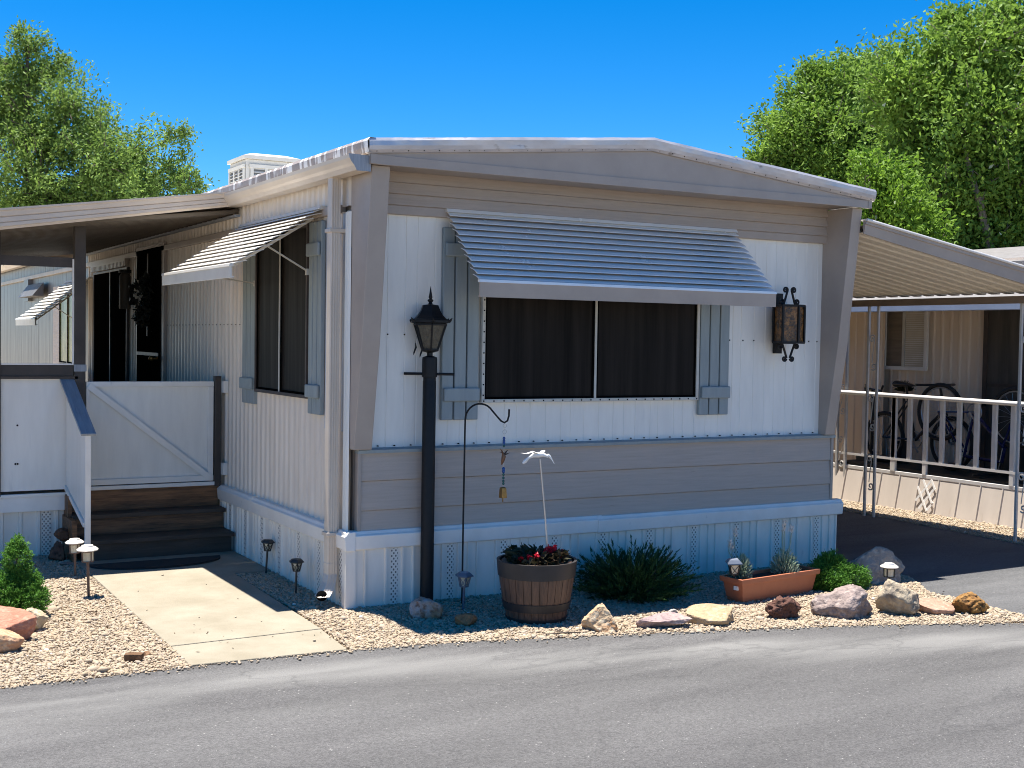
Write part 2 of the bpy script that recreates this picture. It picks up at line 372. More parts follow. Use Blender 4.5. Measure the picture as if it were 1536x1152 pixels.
# ------------------------------------------------------------------ ground
EDGE = [(-14, -.80), (-5, -.85), (-2.03, -.865), (-1.62, -.868), (-1.169, -.879), (-.781, -.885), (-.347, -.92), (-.013, -.958), (.272, -1.017), (.809, -1.161), (1.369, -1.312), (1.942, -1.483), (2.526, -1.672), (2.979, -1.853), (3.597, -2.10), (6, -3.1), (14, -6.5)]
b = MB(); b.add([(-400, -400, -.04), (400, -400, -.04), (400, 400, -.04), (-400, 400, -.04)], [(0, 1, 2, 3)]); struct(b.build('ground', 'terrain'))
def wob(pts, amp, step):
    out = []
    for (x0, y0), (x1, y1) in zip(pts[:-1], pts[1:]):
        n = max(1, int(math.hypot(x1 - x0, y1 - y0) / step))
        for i in range(n):
            t = i / n; x, y = x0 + (x1 - x0) * t, y0 + (y1 - y0) * t
            out.append((x, y + amp * (noise.noise((x * 5, y * 5, 0)) + .6 * noise.noise((x * 21, y * 21, 3)))))
    return out + [pts[-1]]
edge = wob(EDGE, .022, .04)
b = MB(); rows_ = [(0, 0), (.07, 0), (.16, .35), (.30, 1), (.48, .8), (.75, .25), (1.2, .05), (2.2, 0), (7.8, 0)]
for d_, _v in rows_:
    b.v += [(x - .06 * d_ - max(0, x) * .02 * d_, y - d_ - max(0, x) * .043 * d_, .006) for x, y in edge]
ne = len(edge)
for q in range(len(rows_) - 1):
    b.f += [(q * ne + i, q * ne + i + 1, (q + 1) * ne + i + 1, (q + 1) * ne + i) for i in range(ne - 1)]
rd_ = struct(b.build('road', 'asphalt')); at_ = rd_.data.attributes.new('dust', 'FLOAT', 'POINT')
at_.data.foreach_set('value', np.repeat([v_ for _, v_ in rows_], ne).astype(np.float32))
b = MB(); b.pz([(-14, 6), (-14, -2), (3.9, -2.6), (3.9, 6)], -.035, -.004); struct(b.build('gravel_bed', 'gravel_ground'))
b = MB(); b.pz([(5.8, -2.9), (5.8, 12), (12, 12), (12, -5.6)], -.035, -.006); struct(b.build('side_gravel_bed', 'gravel_ground'))
# driveway beside the house
drv = wob([(3.88, 14), (3.90, -.60), (3.86, -.76), (3.62, -1.15), (3.60, -1.6), (3.58, -1.95), (3.62, -2.3)], .02, .06)
b = MB(); b.pz(drv + [(5.2, -2.9), (5.86, -.3), (5.92, .06), (6.03, 1.55), (6.04, 14)], -.03, .002); struct(b.build('driveway', 'asphalt_drive'))
# concrete walk with a joint
b = MB(); walk = [(-1.165, -.862), (-.36, -.905), (-.285, .0), (-.265, 1.33), (-.02, 1.36), (-.02, 2.6), (-1.15, 2.6), (-1.135, 1.6)]
b.pz([(-1.163, -.862), (-.362, -.905), (-.322, -.43), (-1.155, -.46)], -.03, .014); b.pz([(-1.155, -.452), (-.321, -.422), (-.27, 1.33), (-.005, 1.36), (-.005, 2.6), (-1.15, 2.6), (-1.135, 1.6)], -.03, .016)
struct(b.build('concrete_walk', 'concrete', bevel=.006))

# loose gravel: real pebbles
ico = bmesh.new(); bmesh.ops.create_icosphere(ico, subdivisions=1, radius=1)
IV = np.array([v.co[:] for v in ico.verts]); IF = np.array([[v.index for v in f.verts] for f in ico.faces]); ico.free()
def pebbles(P, size, seed_scale=.35):
    n = len(P); S = size * RNG.lognormal(0, seed_scale, n)
    V = IV[None] * (1 + RNG.uniform(-.28, .28, (n, 12, 1)))
    V = V * np.stack([RNG.uniform(.8, 1.35, n), RNG.uniform(.7, 1.1, n), RNG.uniform(.45, .8, n)], 1)[:, None]
    a = RNG.uniform(0, 2 * PI, n); t = RNG.uniform(-.5, .5, n)
    y, z = V[..., 1] * np.cos(t)[:, None] - V[..., 2] * np.sin(t)[:, None], V[..., 1] * np.sin(t)[:, None] + V[..., 2] * np.cos(t)[:, None]
    x = V[..., 0]; c, s = np.cos(a)[:, None], np.sin(a)[:, None]
    V = np.stack([x * c - y * s, x * s + y * c, z], -1) * S[:, None, None]
    V = V + P[:, None, :]
    F = (IF[None] + (np.arange(n) * 12)[:, None, None]).reshape(-1, 3)
    return V.reshape(-1, 3), F
def scatter(poly, dens, zmax=.012):
    p = np.array(poly); lo, hi = p.min(0), p.max(0); n = int((hi - lo).prod() * dens)
    Q = RNG.uniform(lo, hi, (n, 2)); Q = Q[inpoly(Q, poly)]
    return np.column_stack([Q, RNG.uniform(-.004, zmax, len(Q))])
front_poly = [(-.34, -.915), (-.28, 0), (-.27, 1.32), (0, 1.32), (0.0, 0.0), (3.92, 0), (3.92, -.7), (3.62, -1.15), (3.60, -2.05)] + [(x, y + .005) for x, y in EDGE[13:3:-1] if x > -.33 and x < 3.59]
left_poly = [(-1.16, -.87), (-1.14, 1.6), (-1.14, 2.6), (-3.2, 2.6), (-3.2, -.86)]
side_poly = [(5.84, -1.2), (5.92, .06), (6.03, 1.55), (6.04, 3.6), (6.75, 3.6), (6.75, -1.2)]
far_left_poly = [(-3.2, 2.6), (-3.2, -.83), (-5.4, -.83), (-5.4, 3.5), (-2.9, 3.5), (-2.9, 2.6)]
far_side_poly = [(5.84, -1.2), (5.6, -2.8), (7.4, -3.7), (7.4, -3.02), (6.75, -3.02), (6.75, -1.2)]
P = np.vstack([scatter(front_poly, 22000), scatter(left_poly, 20000), scatter(side_poly, 11000), scatter(far_left_poly, 7000), scatter(far_side_poly, 6000), scatter(front_poly, 160, .018), scatter(left_poly, 160, .018)])
# strays on the asphalt edge and on the walk
st = []
for i in range(500):
    x = RNG.uniform(-2, 3.5); y = np.interp(x, [e[0] for e in EDGE], [e[1] for e in EDGE]) - abs(RNG.normal(0, .035)); st.append((x, y, .012))
for i in range(9): st.append((RNG.uniform(-1.1, -.35), RNG.uniform(-.85, 1.6), .02))
st = np.array(st)
SZ = np.full(len(P), .0060); SZ[-int(.006 * len(P)):] = .0115
V1, F1 = pebbles(P, SZ, .40); V2, F2 = pebbles(st, .006, .3)
g = np_mesh('gravel', np.vstack([V1, V2]), np.vstack([F1, F2 + len(V1)]), 'gravel_pebble'); g['kind'] = 'stuff'

# ------------------------------------------------------------------ the mobile home
H = thing('mobile_home', 'single-wide mobile home with white front panels, taupe trim and slatted awnings', 'mobile home', (1.95, 0, 0))
LEN = 17.0
# body behind the skins
b = MB(); b.box(.06, 3.84, .07, LEN, .35, 2.6); b.build('wall_core', 'taupe', H)
def profile_strip(b, us, ds, fn, z0, z1):
    b.strip([fn(u, d, z0) for u, d in zip(us, ds)], [fn(u, d, z1) for u, d in zip(us, ds)])
def groove_profile(u0, u1, period, gw, gd, jit=.0):
    us, ds = [u0], [0]; u = u0 + period * .6
    while u < u1 - gw:
        w = u + random.uniform(-jit, jit)
        us += [w, w + gw * .3, w + gw * .7, w + gw]; ds += [0, gd, gd, 0]; u += period
    return us + [u1], ds + [0]
def rib_profile(u0, u1, period, base, hgt, ramp):
    us, ds = [u0], [0]; u = u0 + period * .3
    while u + base < u1:
        us += [u, u + ramp, u + base - ramp, u + base]; ds += [0, -hgt, -hgt, 0]; u += period
    return us + [u1], ds + [0]
ff = lambda u, d, z: (u, .04 + d, z)
fs = lambda u, d, z: (.04 + d, u, z)
b = MB(); us, ds = groove_profile(.10, 3.80, .101, .010, .0032, .02); profile_strip(b, us, ds, ff, .93, 2.40); b.build('front_wall', 'white_panel', H)
b = MB(); us, ds = rib_profile(.06, 7.9, .098, .052, .014, .012); profile_strip(b, us, ds, fs, .45, 2.37); profile_strip(b, us, ds, fs, 2.40, 2.62)
b.build('side_wall', 'taupe_siding', H)
b = MB(); us, ds = rib_profile(.06, .47, .13, .03, .006, .008); profile_strip(b, us, ds, lambda u, d, z: (.030 + d, u, z), 1.05, 2.36); b.build('corner_panel', 'streaked_white', H)
b = MB(); us, ds = rib_profile(.03, .125, .028, .016, .008, .004); profile_strip(b, us, ds, lambda u, d, z: (.016 + d, u, z), .465, 2.36); b.build('corner_strip', 'white_panel', H)
b = MB(); us, ds = groove_profile(7.9, LEN, .3, .012, .006); profile_strip(b, us, ds, fs, .3, 2.37); profile_strip(b, us, ds, lambda u, d, z: (.034 + d, u, z), 2.4, 2.64); b.build('rear_wall', 'rear_panel', H)
b = MB(); b.box(.0, .05, .2, LEN, 2.362, 2.412); b.build('side_trim', 'taupe', H, bevel=.004)
b = MB(); b.box(.12, 3.75, .0, .06, 2.358, 2.412); b.build('front_trim', 'taupe', H, bevel=.004)
# lap boards above the front wall
b = MB()
for k in range(3):
    z0 = 2.412 + k * .068
    b.px([(.0, z0), (-.012 + .0, z0 + .002), (.012, z0 + .067), (.04, z0 + .067), (.04, z0)], .12, 3.75)
b.build('upper_lap_siding', 'taupe_wood', H)
# lower lap siding
for k, (z0, z1) in enumerate([(.452, .585), (.588, .762), (.765, .93)]):
    b = MB(); b.px([(.04, z0), (.002, z0), (.0, z0 + .004), (.012, z1), (.04, z1)], .075, 3.845); b.build('lower_lap_board', 'taupe_wood', H)
for x0 in (.06, 3.828):
    b = MB(); b.box(x0, x0 + .024, -.004, .05, .455, .93); b.build('corner_trim', 'taupe', H, bevel=.003)
b = MB(); b.px([(.05, .93), (-.012, .93), (-.014, .95), (.05, .962)], .06, 3.86); b.build('sill_cap', 'shutter_blue', H)
b = MB()
for k in range(33): b.lathe([(.001, 0), (.007, .001), (.006, .006), (.001, .008)], (.2 + k * .1085, .030, .966), 6)
b.build('screw_heads', 'black_hole', H)
b = MB()
for k, x in enumerate((.26, .37, 2.88, 3.0, 3.1, 3.52, 3.62, 3.7)):
    b.ball((x, .038, 1.64), .005, 5)
for y in [.6 + .1 * k for k in range(40)]: b.ball((.024, y, 1.70), .004, 4)
b.build('wall_screws', 'black_hole', H)
# corner fins
fin = [(.05, .955), (-.035, .955), (-.14, 1.60), (-.255, 2.60), (.05, 2.60)]
for x0, x1 in ((.02, .135), (3.735, 3.83)):
    b = MB(); b.px(fin, x0, x1); b.build('corner_fin', 'taupe', H, bevel=.004)
# gable and roof
b = MB(); b.py([(-.01, 2.60), (-.01, 2.658), (1.93, 2.838), (3.86, 2.650), (3.86, 2.60)], -.30, -.272); b.build('gable_fascia', 'taupe', H)
b = MB(); b.box(-.008, 3.858, -.308, -.301, 2.598, 2.652); b.box(-.012, .03, -.312, -.309, 2.60, 2.656); b.box(3.83, 3.865, -.312, -.309, 2.598, 2.65); b.build('fascia_board', 'taupe', H, bevel=.002)
b = MB(); b.box(.0, 3.85, -.272, .05, 2.612, 2.63); b.build('soffit', 'taupe', H)
roof = MB(); roof.py([(-.02, 2.665), (-.02, 2.735), (1.93, 2.915), (3.87, 2.727), (3.87, 2.655), (1.93, 2.842)], -.302, LEN); R_ = roof.build('roof', 'roof_white', H)
# crinkled silver edging along the front
def crinkle(x, s): return .006 * noise.noise((x * 1.6, s, 0)) + .003 * noise.noise((x * 9, s * 3, 5)) + .002 * noise.noise((x * 40, s * 7, 9))
def zt(x): return 2.735 + (x + .02) * .18 / 1.95 if x < 1.93 else 2.915 - (x - 1.93) * .188 / 1.94
b = MB(); xs = np.linspace(-.03, 3.88, 240); rows = []
for k, (dy, dz) in enumerate([(-.30, .004), (-.325, .006), (-.338, -.012), (-.337, -.04), (-.330, -.062), (-.316, -.078), (-.303, -.080)]):
    rows.append([(x, dy + crinkle(x, k * .8), zt(x) + dz + .5 * crinkle(x, 20 + k * .4)) for x in xs])
for a, c in zip(rows[:-1], rows[1:]): b.strip(a, c)
b.build('roof_edging', 'silver_roof', R_, smooth=True)
b = MB()
for k in range(40):
    x = .02 + k * .098; b.ball((x, -.322, zt(x) - .068), .0045, 5)
b.build('roof_screws', 'black_hole', R_)
b = MB(); ys = np.linspace(-.33, LEN, 700); rows = []
for k, (dx, dz) in enumerate([(.01, 2.742), (-.025, 2.744), (-.038, 2.725), (-.036, 2.69), (-.03, 2.66), (-.015, 2.654)]):
    rows.append([(dx + .8 * crinkle(y * .7, 40 + k), y, dz + .5 * crinkle(y, 60 + k)) for y in ys])
for a, c in zip(rows[:-1], rows[1:]): b.strip(a, c)
b.build('side_roof_edging', 'scalloped_roof', R_, smooth=True)
# gutter and downspout
gp = [(.0, 2.642), (.0, 2.56), (-.085, 2.56), (-.098, 2.585), (-.112, 2.60), (-.128, 2.625), (-.132, 2.645), (-.125, 2.645), (-.118, 2.625), (-.09, 2.592), (-.08, 2.567), (-.008, 2.567), (-.008, 2.642)]
b = MB(); b.prism(gp, lambda u, w, a: (u, a, w), -.285, LEN); gu = b.build('gutter', 'taupe_lit', H)
b = MB(); b.prism([(.0, 2.645), (.0, 2.556), (-.085, 2.556), (-.1, 2.585), (-.114, 2.6), (-.13, 2.625), (-.135, 2.648)], lambda u, w, a: (u, a, w), -.29, -.286); b.build('end_cap', 'rail_grey', gu)
DX, DY = -.045, .155
def ds_sec(z, dx=0, dy=0, s=1):  # fluted downspout section
    out = []
    for k in range(28):
        t = 2 * PI * k / 28; c, q = math.cos(t), math.sin(t)
        m = 1 / max(abs(c), abs(q)); r = .034 * s * m * (.94 if k % 2 else 1.0)
        out.append((DX + dx + r * c * .95, DY + dy + r * q * 1.1, z))
    return out
secs = [ds_sec(2.56), ds_sec(.27), ds_sec(.265, s=1.06), ds_sec(.20, s=1.06), ds_sec(.155, -.015, -.02, 1.1), ds_sec(.115, -.045, -.05, 1.15), ds_sec(.085, -.085, -.09, 1.15)]
b = MB(); k = 28
for s_ in secs: b.v += s_
for i in range(len(secs) - 1):
    for j in range(k): b.f.append((i * k + j, i * k + (j + 1) % k, (i + 1) * k + (j + 1) % k, (i + 1) * k + j))
dsp = b.build('downspout', 'taupe_lit', H)
for z in (.44, 2.25):
    b = MB(); b.box(DX - .042, .02, DY - .045, DY + .045, z - .012, z + .012); b.build('strap', 'taupe_lit', dsp, bevel=.004)
b = MB(); c0 = Vector((DX - .088, DY - .094, .088)); b.ball(c0, .034, 8, (1, 1, .9)); b.build('spout_shade_ball', 'black_hole', dsp, smooth=True)  # black ball paints the shade inside the spout mouth

# skirting: belt, ribbed panels, vents
def belt(b, fn, u0, u1, dz0=0, dz1=0, out=0):
    for (a, za), (c, zc) in [((u0, dz0), (u1, dz1))]:
        prof = [(.04, .47), (-.006 - out, .468), (-.016 - out, .452), (-.030 - out, .442), (-.022 - out, .362), (-.012 - out, .356), (.04, .356)]
        n = len(prof); vs = [fn(a, d, z + za) for d, z in prof] + [fn(c, d, z + zc) for d, z in prof]
        b.add(vs, [tuple(range(n)), tuple(range(2 * n - 1, n - 1, -1))] + [(i, (i + 1) % n, n + (i + 1) % n, n + i) for i in range(n)])
ffb = lambda u, d, z: (u, d, z)
fsb = lambda u, d, z: (d, u, z)
b = MB(); belt(b, ffb, -.022, 1.80, 0, .0); b.build('belt_board', 'white_trim', H, bevel=.003)
b = MB(); belt(b, ffb, 1.755, 3.935, -.004, .002, .006); b.build('belt_board', 'white_trim', H, bevel=.003)
b = MB(); belt(b, fsb, .25, 2.58); b.build('belt_board', 'white_trim', H, bevel=.003)
b = MB(); belt(b, fsb, -.03, .135); b.build('belt_board', 'white_trim', H, bevel=.003)
def skirt(fn, u0, u1, c0, period, name='skirting', z1=.372):
    """panels with two ribs between perforated strips centred at c0 + k*period"""
    us, ds = [u0], [0]; b = MB(); vents = []
    k = math.floor((u0 - c0) / period)
    marks = []
    while c0 + k * period < u1 + period:
        c = c0 + k * period
        for off, w in ((-.055, .02), (.055, .02), (-.19 + period * .0, .016), (.125, .016)):
            marks.append((c + off, w))
        vents.append(c); k += 1
    for u, w in sorted(marks):
        if u - w / 2 > us[-1] + .001 and u + w / 2 < u1 - .004:
            us += [u - w / 2, u - w * .25, u + w * .25, u + w / 2]; ds += [0, -.012, -.012, 0]
    us.append(u1); ds.append(0)
    profile_strip(b, us, ds, fn, -.02, z1); sk = b.build(name, 'skirt_white', H)
    for c in vents:
        if u0 + .03 < c < u1 - .03:
            v = MB(); v.add([fn(c - .024, -.003, .0), fn(c + .024, -.003, .0), fn(c + .024, -.003, z1 - .02), fn(c - .024, -.003, z1 - .02)], [(0, 1, 2, 3)]); v.build('vent_strip', 'skirt_vent', sk)
    return sk
skirt(lambda u, d, z: (u, .0 + d, z), .0, 3.90, .302, .3775)
skirt(lambda u, d, z: (.0 + d, u, z), .0, 2.6, .461, .371)
b = MB(); b.pz([(-.015, -.015), (.045, -.015), (.045, -.013), (-.013, -.013), (-.013, .05), (-.015, .05)], 0, .36); b.build('skirt_corner', 'skirt_white', H)
b = MB(); b.box(3.885, 3.90, -.004, 2, 0, .36); b.build('skirt_corner', 'skirt_white', H)

# windows
def window(fn, u0, u1, z0, z1, um, name, frame='frame_cream', pane='screen_dark', fw=.022, dep=.0):
    b = MB()
    def bx(a0, a1, d0, d1, za, zb):
        vs = [fn(a, d, z) for z in (za, zb) for a, d in ((a0, d0), (a1, d0), (a1, d1), (a0, d1))]
        b.add(vs, [(0, 3, 2, 1), (4, 5, 6, 7), (0, 1, 5, 4), (1, 2, 6, 5), (2, 3, 7, 6), (3, 0, 4, 7)])
    bx(u0, u0 + fw, -.035, .0, z0 + fw, z1 - fw); bx(u1 - fw, u1, -.035, .0, z0 + fw, z1 - fw)
    bx(u0, u1, -.036, .0, z0, z0 + fw); bx(u0, u1, -.036, .0, z1 - fw, z1)
    w = b.build(name, frame, H, bevel=.002)
    b = MB(); bx(u0 + fw, um - .008, -.016, -.004, z0 + fw, z1 - fw); b.build('screen', pane, w)
    b = MB(); bx(um + .008, u1 - fw, -.020, -.004, z0 + fw, z1 - fw); b.build('screen', pane, w)
    b = MB(); bx(um - .008, um + .008, -.032, -.003, z0 + fw, z1 - fw); b.build('mullion', 'frame_cream', w)
    b = MB()
    for a0, a1 in ((u0 + fw, um - .008), (um + .008, u1 - fw)):   # dark screen rims
        bx(a0 - .0, a0 + .014, -.026, -.021, z0 + fw, z1 - fw); bx(a1 - .014, a1, -.026, -.021, z0 + fw, z1 - fw); bx(a0, a1, -.027, -.021, z0 + fw, z0 + fw + .014)
    b.build('screen_rim', 'black_hole', w)
    return w
ffw = lambda u, d, z: (u, .034 + d, z); fsw = lambda u, d, z: (.03 + d, u, z)
window(ffw, .885, 2.585, 1.222, 2.0, 1.733, 'window')
window(fsw, .715, 1.765, 1.222, 2.34, 1.25, 'window', frame='frame_brown')
b = MB()
for k in range(24):
    b.ball((.9 + k * .0725, -.003, 1.233), .005, 4)
for k in range(10): b.ball((.896, -.003, 1.27 + k * .066), .005, 4)
b.build('window_screws', 'black_hole', H)
# shutters
def shutter(fn, u0, u1, z0, z1, battens):
    b = MB(); n = 3; w = (u1 - u0) / n
    def bx(bb, a0, a1, d0, d1, za, zb):
        vs = [fn(a, d, z) for z in (za, zb) for a, d in ((a0, d0), (a1, d0), (a1, d1), (a0, d1))]
        bb.add(vs, [(0, 3, 2, 1), (4, 5, 6, 7), (0, 1, 5, 4), (1, 2, 6, 5), (2, 3, 7, 6), (3, 0, 4, 7)])
    for k in range(n): bx(b, u0 + k * w + .005, u0 + (k + 1) * w - .005, -.030, .0, z0, z1)
    s_ = b.build('shutter', 'shutter_blue', H, bevel=.005)
    for z in battens:
        b = MB(); bx(b, u0 + .012, u1 - .002, -.052, -.031, z - .042, z + .042); b.build('batten', 'shutter_blue', s_, bevel=.008)
shutter(ffw, .605, .868, 1.118, 2.30, (1.275, 2.165)); shutter(ffw, 2.592, 2.856, 1.118, 2.30, (1.275,))
shutter(fsw, .470, .700, 1.13, 2.34, (1.275, 2.165)); shutter(fsw, 1.780, 2.070, 1.13, 2.34, (1.275,))
# awnings
def awning(T, w0, w1, dtip, ztop, ztip, n, mat, val, arms, name='awning', valmat='taupe'):
    aw = MB(); dd, dz = dtip / n, (ztop - ztip) / n
    aw.prism([(-.03, ztop + .012), (.015, ztop + .012), (.03, ztop - .01), (-.03, ztop - .01)], T, w0 - .008, w1 + .008)
    A = aw.build(name, mat, H)
    for k in range(n):
        d1, z1 = (k + 1) * dd + .006, ztop - (k + .62) * dz
        d0, z0 = k * dd - .002, ztop - k * dz - .006
        m0 = d0 + .35 * (d1 - d0); mz = z0 - .40 * (z0 - z1)
        bk = min(.045, k * dd + .02); sl_ = (z0 - z1) / (d1 - d0)
        poly = [(d0 - bk, z0 + bk * sl_ * .75), (d0, z0), (m0, mz), (d1 - .008, z1 - .001), (d1, z1 - .006), (d1 + .002, z1 - .011), (d1 - .004, z1 - .011), (d1 - .006, z1 - .009), (d1 - .012, z1 - .006), (m0, mz - .004), (d0, z0 - .004), (d0 - bk, z0 + bk * sl_ * .75 - .004)]
        b = MB(); b.prism(poly, T, w0 + .003 * (k % 2), w1 - .003 * (k % 2)); sl_o = b.build('slat', mat, A)
        b = MB(); b.prism([(d0 - bk, z0 + bk * sl_ * .75 - .0065), (d0, z0 - .0065), (m0, mz - .0065), (d1 - .013, z1 - .0085), (d1 - .013, z1 - .0105), (m0, mz - .0085), (d0, z0 - .0085), (d0 - bk, z0 + bk * sl_ * .75 - .0085)], T, w0 + .012, w1 - .012); (mat == 'awning_metal') and b.build('gap_shade_strip', 'slat_gap_shade', sl_o)  # dark strip added under each front slat to blacken the gaps
    d = dtip
    for w in (w0 + .18, (w0 + w1) / 2, w1 - .18):   # carrier rails under the slats
        b = MB(); b.prism([(.0, ztop - .045), (d - .01, ztip - .018), (d - .01, ztip - .034), (.0, ztop - .065)], T, w - .008, w + .008); b.build('carrier_rail', mat, A)
    b = MB(); b.prism([(d - .014, ztip + .008), (d - .004, ztip + .016), (d + .010, ztip + .012), (d + .012, ztip - .004), (d - .014, ztip - .004)], T, w0 - .004, w1 + .004); b.build('nosing', mat, A)
    b = MB(); b.prism([(d - .004, ztip - .004), (d + .008, ztip - .004), (d + .006, ztip - val), (d - .006, ztip - val), (d - .02, ztip - val + .004), (d - .02, ztip - val + .008), (d - .006, ztip - val + .008)], T, w0, w1); b.build('valance', valmat, A)
    for (wa, da, za), (wb, db, zb) in arms:
        b = MB(); b.bar(T(da, za, wa), T(db, zb, wb), .018, .008); b.bar(T(db + .02, zb, wb), T(db - .02, zb, wb), .03, .04); b.build('arm', 'frame_cream', A)
    return A
Tf = lambda d, z, w: (w, -d, z); Tsd = lambda d, z, w: (.0 - d, w, z)
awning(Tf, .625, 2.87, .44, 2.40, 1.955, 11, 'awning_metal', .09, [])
awning(Tsd, .46, 2.07, .575, 2.415, 2.035, 11, 'awning_cream', .072, [((.72, .30, 2.20), (.72, -.01, 2.03)), ((1.78, .53, 2.05), (1.78, -.01, 1.99))], valmat='awning_cream')
awning(Tsd, 7.62, 9.05, .575, 2.23, 1.765, 11, 'awning_cream', .07, [((8.4, .3, 1.95), (8.4, -.01, 1.75))], valmat='awning_cream')
# rear window and its brown jamb, beyond the porch
window(fsw, 8.35, 9.55, 1.23, 2.1, 9.03, 'window', frame='frame_brown', pane='pane_foliage_reflection')
b = MB(); b.box(.0, .05, 9.56, 10.0, 1.1, 2.2); b.build('window_jamb', 'taupe_wood', H)
b = MB(); b.box(-.02, .05, 11.9, 12.3, 2.06, 2.36); b.prism([(-.16, 2.10), (-.02, 2.10), (-.02, 2.28)], lambda u, w, a: (u, a, w), 10.6, 11.9); b.build('meter_hood', 'rear_panel', H)
# door and window under the porch
b = MB(); b.box(.0, .05, 4.36, 5.42, .45, 2.44); d_ = b.build('door_frame', 'taupe', H)
b = MB(); b.box(-.012, .0, 4.45, 5.33, .47, 2.39); dr = b.build('door', 'black_hole', H)
b = MB(); b.box(-.02, -.012, 4.88, 4.90, 1.6, 2.36); b.box(-.018, -.012, 4.48, 5.3, 1.42, 1.45); b.build('door_panel', 'frame_brown', dr)
b = MB(); b.tube([(-.012, 4.52, 1.4), (-.06, 4.52, 1.4)], .012); b.ball((-.065, 4.52, 1.4), .025, 8); b.build('handle', 'brass', dr, smooth=True)
window(fsw, 5.80, 7.43, .95, 2.28, 6.6, 'window', frame='frame_brown', pane='black_hole')
b = MB()
for k in range(26): b.box(-.03, .0, 5.78 + k * .064, 5.78 + k * .064 + .04, 2.285, 2.34)
b.box(-.035, .02, 5.76, 7.46, 2.335, 2.36); b.build('window_hood', 'taupe', H)

# evaporative cooler on the roof
E0 = thing('evaporative_cooler', 'cream evaporative cooler box with louvered sides on the roof', 'cooler', (1.9, 7.3, 2.85))
b = MB(); b.box(1.575, 2.185, 7.0, 7.62, 2.75, 3.62); b.build('cabinet', 'cooler_cream', E0, bevel=.015)
b = MB(); b.add([(1.55, 6.975, 3.62), (2.21, 6.975, 3.62), (2.21, 7.645, 3.62), (1.55, 7.645, 3.62), (1.55, 6.975, 3.66), (2.21, 6.975, 3.66), (2.21, 7.645, 3.66), (1.55, 7.645, 3.66), (1.68, 7.1, 3.70), (2.08, 7.1, 3.70), (2.08, 7.5, 3.70), (1.68, 7.5, 3.70)],
  [(0, 3, 2, 1), (0, 1, 5, 4), (1, 2, 6, 5), (2, 3, 7, 6), (3, 0, 4, 7), (4, 5, 9, 8), (5, 6, 10, 9), (6, 7, 11, 10), (7, 4, 8, 11), (8, 9, 10, 11)]); b.build('lid', 'cooler_cream', E0)
for side in (0, 1):
    f = MB(); l = MB()
    T = (lambda u, d, z: (u, 7.0 - d, z)) if side == 0 else (lambda u, d, z: (1.575 - d, u, z))
    u0, u1 = ((1.64, 2.15) if side == 0 else (7.04, 7.58)); w = (u1 - u0) / 3
    def bx(bb, a0, a1, d0, d1, za, zb):
        vs = [T(a, d, z) for z in (za, zb) for a, d in ((a0, d0), (a1, d0), (a1, d1), (a0, d1))]
        bb.add(vs, [(0, 3, 2, 1), (4, 5, 6, 7), (0, 1, 5, 4), (1, 2, 6, 5), (2, 3, 7, 6), (3, 0, 4, 7)])
    bx(f, u0 - .02, u1 + .02, .001, .004, 2.85, 3.54); f.build('louver_backing', 'louver_dark', E0)
    for k in range(4): bx(l, u0 + k * w - .018, u0 + k * w + .018, .005, .022, 2.85, 3.54)
    for k in range(18):
        z = 2.87 + k * .038; l.prism([(.006, z), (.02, z - .012), (.02, z - .008), (.006, z + .008)], lambda d, zz, a: T(a, d, zz), u0, u1)
    bx(l, u0 - .03, u1 + .03, .005, .024, 3.52, 3.56); l.build('louvers', 'cooler_cream', E0)

# ------------------------------------------------------------------ wall lantern, wreath, porch lamp
W = thing('wall_lantern', 'black wrought iron wall lantern with amber glass on the white front wall', 'wall lamp', (3.3, .03, 1.75))
cx = 3.30
b = MB(); b.box(cx - .03, cx + .03, -.0, .03, 1.55, 1.98); b.build('back_plate', 'black_iron', W)
hexa = [(cx + .115 * math.cos(PI / 3 * k + .52), -.10 + .10 * math.sin(PI / 3 * k + .52)) for k in range(6)]
b = MB(); b.pz([(cx + (x - cx) * .93, -.10 + (y + .10) * .93) for x, y in hexa], 1.635, 1.885); b.build('glass', 'amber_glass', W)
b = MB()
for z in (1.622, 1.882): b.pz([(cx + (x - cx) * 1.06, -.10 + (y + .10) * 1.06) for x, y in hexa], z, z + .016)
for x, y in hexa: b.bar((x, y, 1.63), (x, y, 1.89), .014, .014)
b.build('cage', 'black_iron', W)
def scroll(c, r0, turns, plane, flip=1, n=22, start=0.0):
    out = []
    for i in range(n + 1):
        t = i / n; a = start + flip * turns * 2 * PI * t; r = r0 * (1 - .78 * t)
        out.append((c[0] + r * math.cos(a), c[1], c[2] + r * math.sin(a)) if plane == 'xz' else (c[0], c[1] + r * math.cos(a), c[2] + r * math.sin(a)))
    return out
for top in (1, 0):
    b = MB()
    b.tube([(cx - .07, -.1, 1.895 if top else 1.625), (cx + .07, -.1, 1.895 if top else 1.625)], .006, 6)
    for s in (-1, 1):
        if top:
            b.tube([(cx + s * .055, -.1, 1.893), (cx + s * .035, -.1, 1.95), (cx + s * .018, -.1, 2.0)], .008, 6)
            b.tube(scroll((cx + s * .038, -.1, 2.0), .022, 1.2, 'xz', -s, start=PI if s > 0 else 0), .007, 6)
            b.tube(scroll((cx + s * .072, -.1, 1.915), .022, 1.2, 'xz', -s, start=PI if s > 0 else 0), .007, 6)
        else:
            b.tube([(cx + s * .06, -.1, 1.626), (cx + s * .035, -.1, 1.57), (cx + s * .015, -.1, 1.52)], .008, 6)
            b.tube(scroll((cx + s * .035, -.1, 1.515), .020, 1.2, 'xz', s, start=PI if s > 0 else 0), .007, 6)
            b.tube(scroll((cx + s * .078, -.1, 1.605), .020, 1.2, 'xz', s, start=PI if s > 0 else 0), .007, 6)
    b.build('scroll_bracket', 'black_iron', W, smooth=True)

